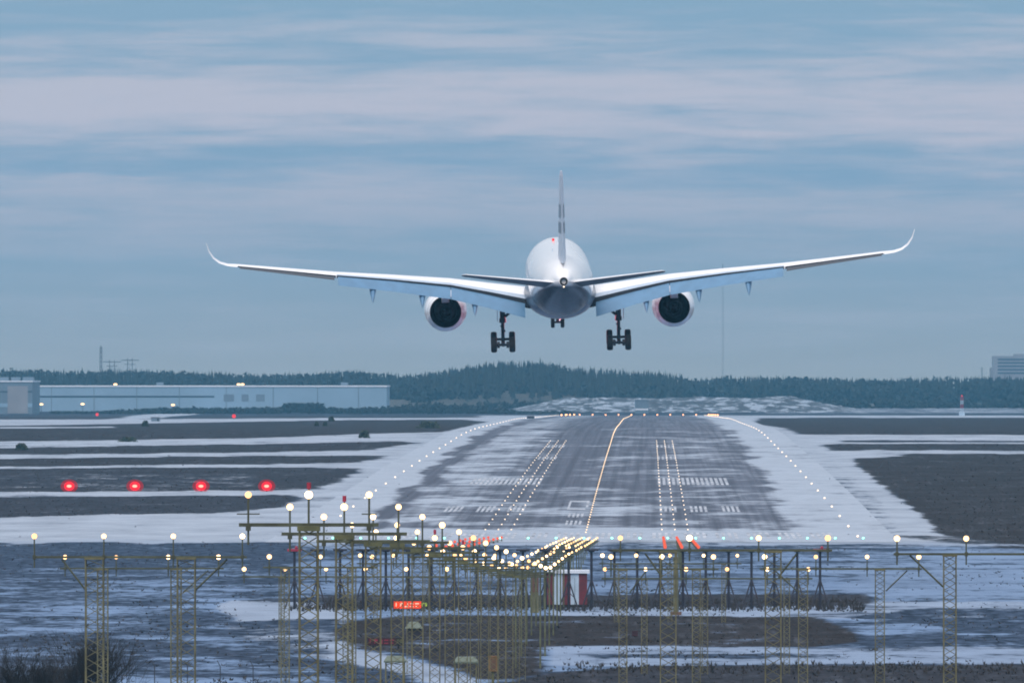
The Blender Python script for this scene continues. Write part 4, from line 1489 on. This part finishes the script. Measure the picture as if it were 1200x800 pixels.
light_row('runway_end_light', light_mesh('runway_end_light', 0.30, 'lamp_amber'), [(RWX + 5.6 * k, 4764) for k in range(-5, 6)], 'small amber light in the row across the far runway end', 'runway light', 'amber runway end lights')
light_row('runway_end_light', light_mesh('runway_end_light', 0.36, 'lamp_amber'), [(X(660, 4650) + k * 1.4, 4560 + 50 * k) for k in range(4)], 'orange light in the slanting cluster left of the far runway end', 'runway light', 'orange lights left of the far end')
light_row('runway_end_light', light_mesh('runway_end_light', 0.36, 'lamp_amber'), [(X(832, 4600) + k * 0.7, 4700 - 40 * k) for k in range(5)], 'orange light in the slanting cluster right of the far runway end', 'runway light', 'orange lights right of the far end')

# red guard lights on the left taxiway
labs = ['leftmost of four bright red lights on the left taxiway', 'second from left of four bright red lights on the left taxiway', 'third from left of four bright red lights on the left taxiway', 'rightmost of four bright red lights, beside the tallest mast']
d = dg(575.5)
for i, p_ in enumerate((81, 158, 235.5, 312.5)):
    e = empty('red_guard_light', (X(p_, d), d, zg(d)), labs[i], 'red light', 'bright red lights by the left taxiway')
    zc = Z(569.3, d) - zg(d)
    MB().bar((0, 0.1, 0), (0, 0.1, max(0.3, zc)), 0.12, 8).lathe([(0.0, 0.62), (0.5, 0.5), (0.55, 0.05)], (0, 0.05, zc), 'y', 16, 0, True).build('housing', M['antenna_dark'], e)
    ln = MB().ball((0, -0.35, zc), 0.68, 18, 12, 0, (1.1, 0.5, 0.95)).build('lens', M['lamp_red'], e, True)  # lens enlarged to take in the inner halo
    MB().ball((0, -0.66, zc), 0.24, 14, 10, 0, (1.5, 0.5, 0.85)).build('lamp', M['lamp_red_core'], ln, True)
    MB().ball((0, -0.35, zc), 1.12, 18, 12, 0, (1.1, 0.8, 0.85)).build('halo_shell', M['red_halo'], e, True)  # added shell imitating the soft red halo round the lamp
for i, (p_, y_, d) in enumerate(((113.5, 492.5, 4300), (274, 498.5, 3400))):
    e = empty('field_obstruction_light', (X(p_, d), d, zg(d)), ['faint red light at the far end of the left field, by the warehouse', 'faint red light in the middle of the left grass field'][i], 'red light')
    zc = max(0.8, Z(y_, d) - zg(d))
    MB().bar((0, 0, 0), (0, 0, zc), 0.15, 6).build('post', M['antenna_dark'], e)
    MB().ball((0, -0.1, zc), 0.62, 10, 8).build('lens', M['lamp_red_small'], e, True)


# ------------------------------------------------------------------ low plants
def tufts(name, label, x0, x1, d0, d1, n, hmin, hmax, seed, hfun=None):
    r_ = random.Random(seed)
    mb = MB()
    for _ in range(n):
        x, y = r_.uniform(x0, x1), r_.uniform(d0, d1)
        h = r_.uniform(hmin, hmax) * (hfun(x, y) if hfun else 1)
        if h < 0.08:
            continue
        z = zg(y) - 0.05
        for _k in range(5):
            a, l = r_.uniform(0, 6.28), r_.uniform(0.1, 0.55) * h
            w_ = r_.uniform(0.02, 0.06)
            mb.add([(x - w_, y, z), (x + w_, y, z), (x + math.cos(a) * l, y + math.sin(a) * l, z + h * r_.uniform(0.6, 1.0))], [(0, 1, 2)])
    tag(mb.build(name, M['dry_grass']), label, 'grass', kind='stuff')


def hump(x, y):
    p_ = VX + x / y * F
    return 0.25 + 1.1 * float(fbm(np.array([x / 1.6]), np.array([y / 9.0]), 31)[0]) ** 1.5 * (1.2 if p_ > 930 else 0.9)


tufts('dry_grass', 'dark dry grass and weeds along the foot of the aerial row', X(345, 905), X(1010, 905), 884, 925, 2200, 0.2, 0.85, 41, hump)
tufts('roadside_grass', 'sparse dark weeds along the snow edge at the bottom right', X(660, 715), X(1260, 715), 700, 724, 420, 0.12, 0.50, 42)


def scattered_tufts(name, label, box, n, hmin, hmax, seed, accept):
    r_ = random.Random(seed)
    mb = MB()
    x0, y0, x1, y1 = box
    for _ in range(n):
        py_ = r_.uniform(y0, y1)
        d = dg(py_)
        x = X(r_.uniform(x0, x1), d)
        ri = int(np.searchsorted(rows, d))
        ri = min(max(ri, 1), len(rows) - 1)
        ci = int(np.argmin(np.abs(GX[ri] - x)))
        c = cover[ri, ci]
        q = float(fbm(np.array([x / 6.0]), np.array([d / 22.0]), 91)[0])
        if r_.random() > accept(c, q):
            continue
        h = r_.uniform(hmin, hmax) * (0.6 + 0.8 * q)
        z = zg(d) - 0.04
        for _k in range(3):
            a, l = r_.uniform(0, 6.28), r_.uniform(0.3, 1.2) * h
            w_ = h * r_.uniform(0.10, 0.35)
            mb.add([(x - w_, d + r_.uniform(-0.3, 0.3), z), (x + w_, d, z), (x + math.cos(a) * l, d + math.sin(a) * l, z + h * r_.uniform(0.4, 1.0))], [(0, 1, 2)])
    tag(mb.build(name, M['dry_grass']), label, 'grass', kind='stuff')


scattered_tufts('grass_tufts', 'dark dead grass tufts poking through the thin foreground snow', (-60, 640, 1260, 812), 16000, 0.06, 0.26, 61, lambda c, q: 0.75 if c < 0.25 else max(0.0, (q - 0.46) * 3.0) if c < 0.75 else 0.02)
scattered_tufts('field_grass', 'brown dead grass of the strips beside the runway', (-60, 505, 1260, 640), 14000, 0.10, 0.32, 62, lambda c, q: 0.9 if c < 0.35 else 0.012)


def bare_shrub(px, y_top, d, wpx, label, seed):
    r_ = random.Random(seed)
    zb = zg(d)
    h = Z(y_top, d) - zb
    wd = wpx * d / F
    e = empty('bare_shrub', (X(px, d), d, zb), label, 'shrub', 'bare shrubs at the bottom left')
    mb = MB()

    def grow(p, dv, l, r, lv):
        q = p + dv * l
        mb.bar(p, q, r, 4, 0, r * 0.6)
        if lv == 0:
            return
        for _ in range(3 if lv > 1 else 4):
            nd = (dv + Vector((r_.uniform(-0.75, 0.75), r_.uniform(-0.6, 0.6), r_.uniform(-0.1, 0.55)))).normalized()
            grow(p.lerp(q, r_.uniform(0.45, 1.0)), nd, l * r_.uniform(0.55, 0.8), r * 0.6, lv - 1)
    for _ in range(26):
        b = Vector((r_.uniform(-0.35, 0.35) * wd, r_.uniform(-0.4, 0.4), 0))
        grow(b, Vector((r_.uniform(-0.35, 0.35), r_.uniform(-0.3, 0.3), 1)).normalized(), h * 0.42, 0.045, 4)
    mb.build('branches', M['twig'], e)


bare_shrub(22, 760, 560, 52, 'dark bare shrub in the bottom left corner', 51)
bare_shrub(52, 770, 575, 40, 'smaller dark bare shrub right of the corner shrub', 52)
bare_shrub(107, 738, 565, 44, 'tall dark bare shrub tangled round the foot of the leftmost towers', 53)


def leafy_bush(px, y_c, d, wpx, hpx, label, seed, material='bush_green'):
    r_ = random.Random(seed)
    zb = zg(d)
    wd, h = wpx * d / F / 2, hpx * d / F
    e = empty('bush', (X(px, d), d, zb), label, 'bush', 'bushes on the airfield grass')
    mb = MB()
    for _ in range(260):
        a, b = r_.uniform(0, 6.28), r_.uniform(0, 1) ** 0.5
        zz = r_.uniform(0, 1)
        c = Vector((math.cos(a) * b * wd * (1.05 - 0.5 * zz), math.sin(a) * b * wd * 0.6, h * zz))
        q = min(wd, h) * 0.3
        mb.add([c + Vector((r_.uniform(-q, q), r_.uniform(-q, q), r_.uniform(-q, q))) for _ in range(4)], [(0, 1, 2), (0, 2, 3)])
    mb.build('leaves', M[material], e)
    MB().bar((0, 0, -0.1), (0, 0, h * 0.6), 0.12, 6).build('stem', M['bark'], e)


leafy_bush(25, 522, dg(527), 16, 7, 'green bush on the grass strip at the left edge', 61)
leafy_bush(427, 508, dg(513), 13, 8, 'dark green bush at the tip of a grass strip left of the runway', 62)
leafy_bush(502, 497, dg(501.5), 30, 7, 'broad low green bush on the grass left of the runway', 63)
leafy_bush(371, 496, dg(499), 6, 5, 'left one of two small dark bushes below the warehouse end', 64)
leafy_bush(381, 496, dg(499), 6, 5, 'right one of two small dark bushes below the warehouse end', 65)
leafy_bush(170, 497, dg(499.5), 9, 6, 'small dark bush on the left field near the grey shed', 66)
leafy_bush(150, 515, dg(517.5), 26, 5, 'long low dark bush on a snow strip of the left field', 67)
leafy_bush(388, 491, dg(493.5), 8, 5, 'dark bush against the snow line below the warehouse', 68)

# scrub in front of the warehouse and along the far field edge
r_ = random.Random(5)
mb = MB()
for _ in range(1500):
    p_ = r_.uniform(60, 670)
    d = r_.uniform(4905, 4990)
    hh = (0.35 + 0.65 * min(1, max(0, (p_ - 75) / 120))) * (1.45 if 330 < p_ < 380 else 1.0)
    top = 489 - 13.0 * hh * r_.uniform(0.55, 1.0) - (7 * min(1, (p_ - 445) / 40) if p_ > 445 else 0) * r_.random()
    if p_ > 540:
        top += (489 - top) * min(0.92, (p_ - 540) / 120)
    z = zg(d)
    roundtree(mb, X(p_, d), d, z - 0.3, max(0.5, Z(top, d) - z), r_.uniform(1.2, 2.4), r_)
for _ in range(900):
    p_ = r_.uniform(560, 1500)
    d = r_.uniform(5290, 5360)
    top = 478 - 10 * r_.random() - (4 * r_.random() if p_ > 960 else 0)
    z = hill_z(X(p_, d), d)
    roundtree(mb, X(p_, d), d, z - 0.3, max(0.5, Z(top, d) - z), r_.uniform(1.4, 3.0), r_)
tag(mb.build('scrub', M['needle']), 'dark low scrub in front of the warehouse and along the far field edge', 'scrub', kind='stuff')


# ------------------------------------------------------------------ far buildings and masts
def building(name, px0, px1, y_top, d, depth, label, cat, wall, extra=None, roof_snow=True):
    zb = zg(d)
    x0, x1 = X(px0, d), X(px1, d)
    h = Z(y_top, d) - zb
    e = empty(name, ((x0 + x1) / 2, d, zb), label, cat)
    wdt = x1 - x0
    wl = MB().box((0, depth / 2, h / 2), (wdt, depth, h)).build('wall', wall, e)
    if roof_snow:
        MB().box((0, depth / 2, h + 0.3), (wdt + 0.6, depth + 0.6, 0.6)).build('roof', M['snow_roof'], e)
    return e, wdt, h


e, wdt, h = building('warehouse', 38, 453, 453.2, 5080, 60, 'long low pale warehouse with a dark window strip beyond the left fields', 'building', M['wall_pale'])
zw = Z(464.5, 5080) - zg(5080)
xa, xb = X(40, 5080), X(251, 5080)
xm = (X(38, 5080) + X(453, 5080)) / 2
MB().box(((xa + xb) / 2 - xm, -0.05, zw), (xb - xa, 0.1, 0.75)).build('window_strip', M['dark_window'], e)
for p0_, p1_ in ((262, 274), (283, 291), (300, 310)):
    MB().box((X((p0_ + p1_) / 2, 5080) - xm, -0.05, Z(466, 5080) - zg(5080)), ((p1_ - p0_) * 5080 / F, 0.12, 3.2)).build('gate_door', M['wall_grey'], e)
for p_ in (60, 110, 160, 210, 265, 320, 372, 420):
    MB().box((X(p_, 5080) - xm, -0.07, h / 2), (0.35, 0.14, h)).build('downpipe', M['wall_grey'], e)
for p_ in (185, 402):
    MB().box((X(p_, 5080) - xm, 20, h + 1.2), (3.2, 3.2, 1.8)).build('roof_unit', M['wall_grey'], e)
e, wdt, h = building('hangar', -70, 37.5, 447.5, 4890, 60, 'grey blue hangar at the left edge with a pale ground floor', 'building', M['wall_grey'])
MB().box((0, -0.06, h * 0.28), (wdt, 0.12, h * 0.12)).build('wall_band', M['wall_pale'], e)
MB().box((0, -0.06, h * 0.70), (wdt, 0.12, 0.5)).build('window_strip', M['dark_window'], e)
MB().box((wdt / 2 - 6.5, -0.08, h * 0.45), (9, 0.16, h * 0.85)).build('sliding_door', M['far_concrete'], e)
for k in range(4):
    p_ = (-30, 3, 14, 30)[k]
    MB().box((X(p_, 4890) - X(-16, 4890), 22, h + 1.2), (5, 5, 2.0)).build('roof_unit', M['wall_grey'], e)
labs = ['lamp on the warehouse roof above the dark window strip', 'left one of two warm lamps on the warehouse roof', 'right one of two warm lamps on the warehouse roof', 'lamp at the foot of the warehouse next to the hangar', 'second lamp along the foot of the warehouse', 'third lamp along the foot of the warehouse']
for i, (p_, y_) in enumerate(((135, 451.5), (279.5, 453), (284, 453), (48, 473.5), (96.5, 473.3), (202.5, 474.3))):
    d = 5070.0
    onroof = i < 3
    zb = (Z(453.2, 5080) - zg(5080) + 0.6 + zg(5080)) if onroof else zg(d)
    if onroof:
        d = 5082.0
    e = empty('floodlight', (X(p_, d), d, zb), labs[i], 'lamp')
    zc = max(0.6, Z(y_, d) - zb)
    MB().bar((0, 0, 0), (0, 0, zc), 0.12, 6).build('post', M['antenna_dark'], e)
    MB().ball((0, -0.2, zc), 0.62, 10, 8, 0, (1.5, 0.6, 0.7)).build('lens', M['lamp_warm'], e, True)

# grey shed by the left field and box by the far left runway edge
for (p0_, p1_, yt, yb_, lab, nm) in ((177, 187, 488.5, 493.5, 'small grey shed in the left field beside the curved snowy track', 'shed'), (617.5, 626, 487.0, 490.5, 'tiny dark equipment box at the far left runway edge', 'equipment_box')):
    d = dg(yb_)
    e = empty(nm, (X((p0_ + p1_) / 2, d), d, zg(d)), lab, 'shed' if nm == 'shed' else 'box')
    wdt, h = (p1_ - p0_) * d / F, (yb_ - yt) * d / F
    MB().box((0, 0, h * 0.42), (wdt, 2.0, h * 0.84)).build('wall', M['wall_grey'] if nm == 'shed' else M['antenna_dark'], e)
    MB().rings([[Vector((-wdt / 2 - 0.1, -1.1, h * 0.84)), Vector((wdt / 2 + 0.1, -1.1, h * 0.84)), Vector((wdt / 2 + 0.1, 1.1, h * 0.84)), Vector((-wdt / 2 - 0.1, 1.1, h * 0.84))],
                [Vector((-wdt / 2 - 0.1, -0.05, h)), Vector((wdt / 2 + 0.1, -0.05, h)), Vector((wdt / 2 + 0.1, 0.05, h)), Vector((-wdt / 2 - 0.1, 0.05, h))]], 0, True).build('roof', M['antenna_dark'], e)
    MB().box((wdt * 0.3, -1.02, h * 0.36), (wdt * 0.2, 0.05, h * 0.66)).build('door', M['black'], e)

# small pale station behind the far end of the runway
d = 4960.0
e = empty('far_end_station', (X(752, d), d, zg(d)), 'small dark station with a white band behind the far runway end', 'hut')
zt = Z(466, d) - zg(d)
MB().box((0, 1.5, zt * 0.42), (16 * d / F, 3, zt * 0.84)).build('wall', M['wall_grey'], e)
MB().box((0, -0.05, Z(479.5, d) - zg(d)), (15 * d / F, 0.1, 0.75)).build('white_band', M['snow_roof'], e)
MB().box((0, 1.5, zt * 0.86), (17 * d / F, 3.4, 0.35)).build('roof', M['wall_grey'], e)
MB().bar((0, 1.5, zt * 0.87), (0, 1.5, zt * 1.1), 0.15, 6).build('roof_mast', M['antenna_dark'], e)

# distant tower block on the right
d = 7200.0
e = empty('tower_block', (X(1183, d), d, zg(d)), 'distant grey tower block above the forest at the right edge', 'building')
zb = zg(d)
xm = X(1183, d)
MB().box((X(1186, d) - xm, 12, (Z(417, d) - zb) / 2), ((1209 - 1164) * d / F, 24, Z(417, d) - zb)).build('main_block', M['far_concrete'], e)
MB().box((X(1162.4, d) - xm, 12, (Z(430.5, d) - zb) / 2), (3.4 * d / F, 20, Z(430.5, d) - zb)).build('side_wing', M['far_concrete'], e)
for k in range(5):
    MB().box((X(1187, d) - xm, -0.1, Z(421 + k * 4, d) - zb), (36 * d / F, 0.2, 0.9)).build('window_band', M['dark_window'], e)
MB().box((X(1196, d) - xm, 12, Z(417, d) - zb + 0.7), (9, 9, 1.4)).build('roof_unit', M['far_concrete'], e)

# masts and pylons on the skyline
mm = mat('hazy_mast_steel', (0.06, 0.07, 0.09), 0.6)
for (p_, yt, d, wd, lab, nm, r_m) in ((118, 404.5, 6000, 1.0, 'short radio mast on the left skyline', 'radio_mast', 0.14), (847, 309, 6700, 0.9, 'tall thin radio mast faint on the skyline under the right wing', 'radio_mast', 0.035), (1150.5, 430, 6500, 0.8, 'small mast on the skyline left of the tower block', 'radio_mast', 0.08)):
    e = empty(nm, (X(p_, d), d, zg(d)), lab, 'mast')
    h = Z(yt, d) - zg(d)
    lattice(MB(), 0, 0, 0, h * 0.97, wd, r_m, 2.6).build('lattice_mast', mm, e)
    MB().bar((0, 0, h * 0.96), (0, 0, h), 0.18, 6).build('mast_tip', mm, e)
for (p_, yt, lab) in ((131, 421.5, 'left one of two power line pylons above the left forest'), (152, 419.5, 'right one of two power line pylons above the left forest')):
    d = 6400.0
    e = empty('power_pylon', (X(p_, d), d, zg(d)), lab, 'pylon', 'pylons on the left skyline')
    h = Z(yt, d) - zg(d)
    mb = MB()
    for q in (-1.4, 1.4):
        mb.bar((q, 0, 0), (q, 0, h), 0.2, 5)
    k = 0
    while k * 3.0 < h - 3:
        mb.bar((-1.4, 0, k * 3.0), (1.4, 0, k * 3.0 + 3), 0.1, 4)
        k += 1
    mb.build('legs', mm, e)
    MB().box((0, 0, h - 1.2), (10.5, 0.4, 0.42)).box((0, 0, h - 3.6), (6.5, 0.4, 0.3)).build('cross_arm', mm, e)

d = 4600.0
e = empty('striped_mast', (X(1127, d), d, zg(d)), 'small red and white lattice mast in the far right field', 'mast')
h = Z(464.5, d) - zg(d)
for k in range(5):
    mb = MB()
    lattice(mb, 0, 0, h * k / 5, h * (k + 1) / 5, 0.9, 0.11, 1.0)
    mb.build('mast_section', M['red_paint'] if k % 2 == 0 else M['hut_white'], e)
MB().box((0, 0, 0.8), (2.4, 1.6, 1.6)).build('base_cabinet', M['hut_white'], e)
MB().ball((0, 0, h + 0.3), 0.3, 8, 6).build('red_lamp', M['lamp_red_small'], e, True)

# ------------------------------------------------------------------ haze
hz = MB().box((0, 3900, 52), (26500, 9800, 120)).build('haze', None)
hm = bpy.data.materials.new('cold_evening_haze')
hm.use_nodes = True
t = NT(hm.node_tree)
pv = t.n('ShaderNodeVolumePrincipled')
pv.inputs['Color'].default_value = (0.22, 0.64, 1.0, 1)
pv.inputs['Density'].default_value = 5.9e-5
pv.inputs['Anisotropy'].default_value = 0.1
o = t.n('ShaderNodeOutputMaterial')
t.nt.links.new(pv.outputs[0], o.inputs['Volume'])
hz.data.materials.clear()
hz.data.materials.append(hm)
tag(hz, 'thin blue evening haze over the airfield', 'haze', kind='stuff')
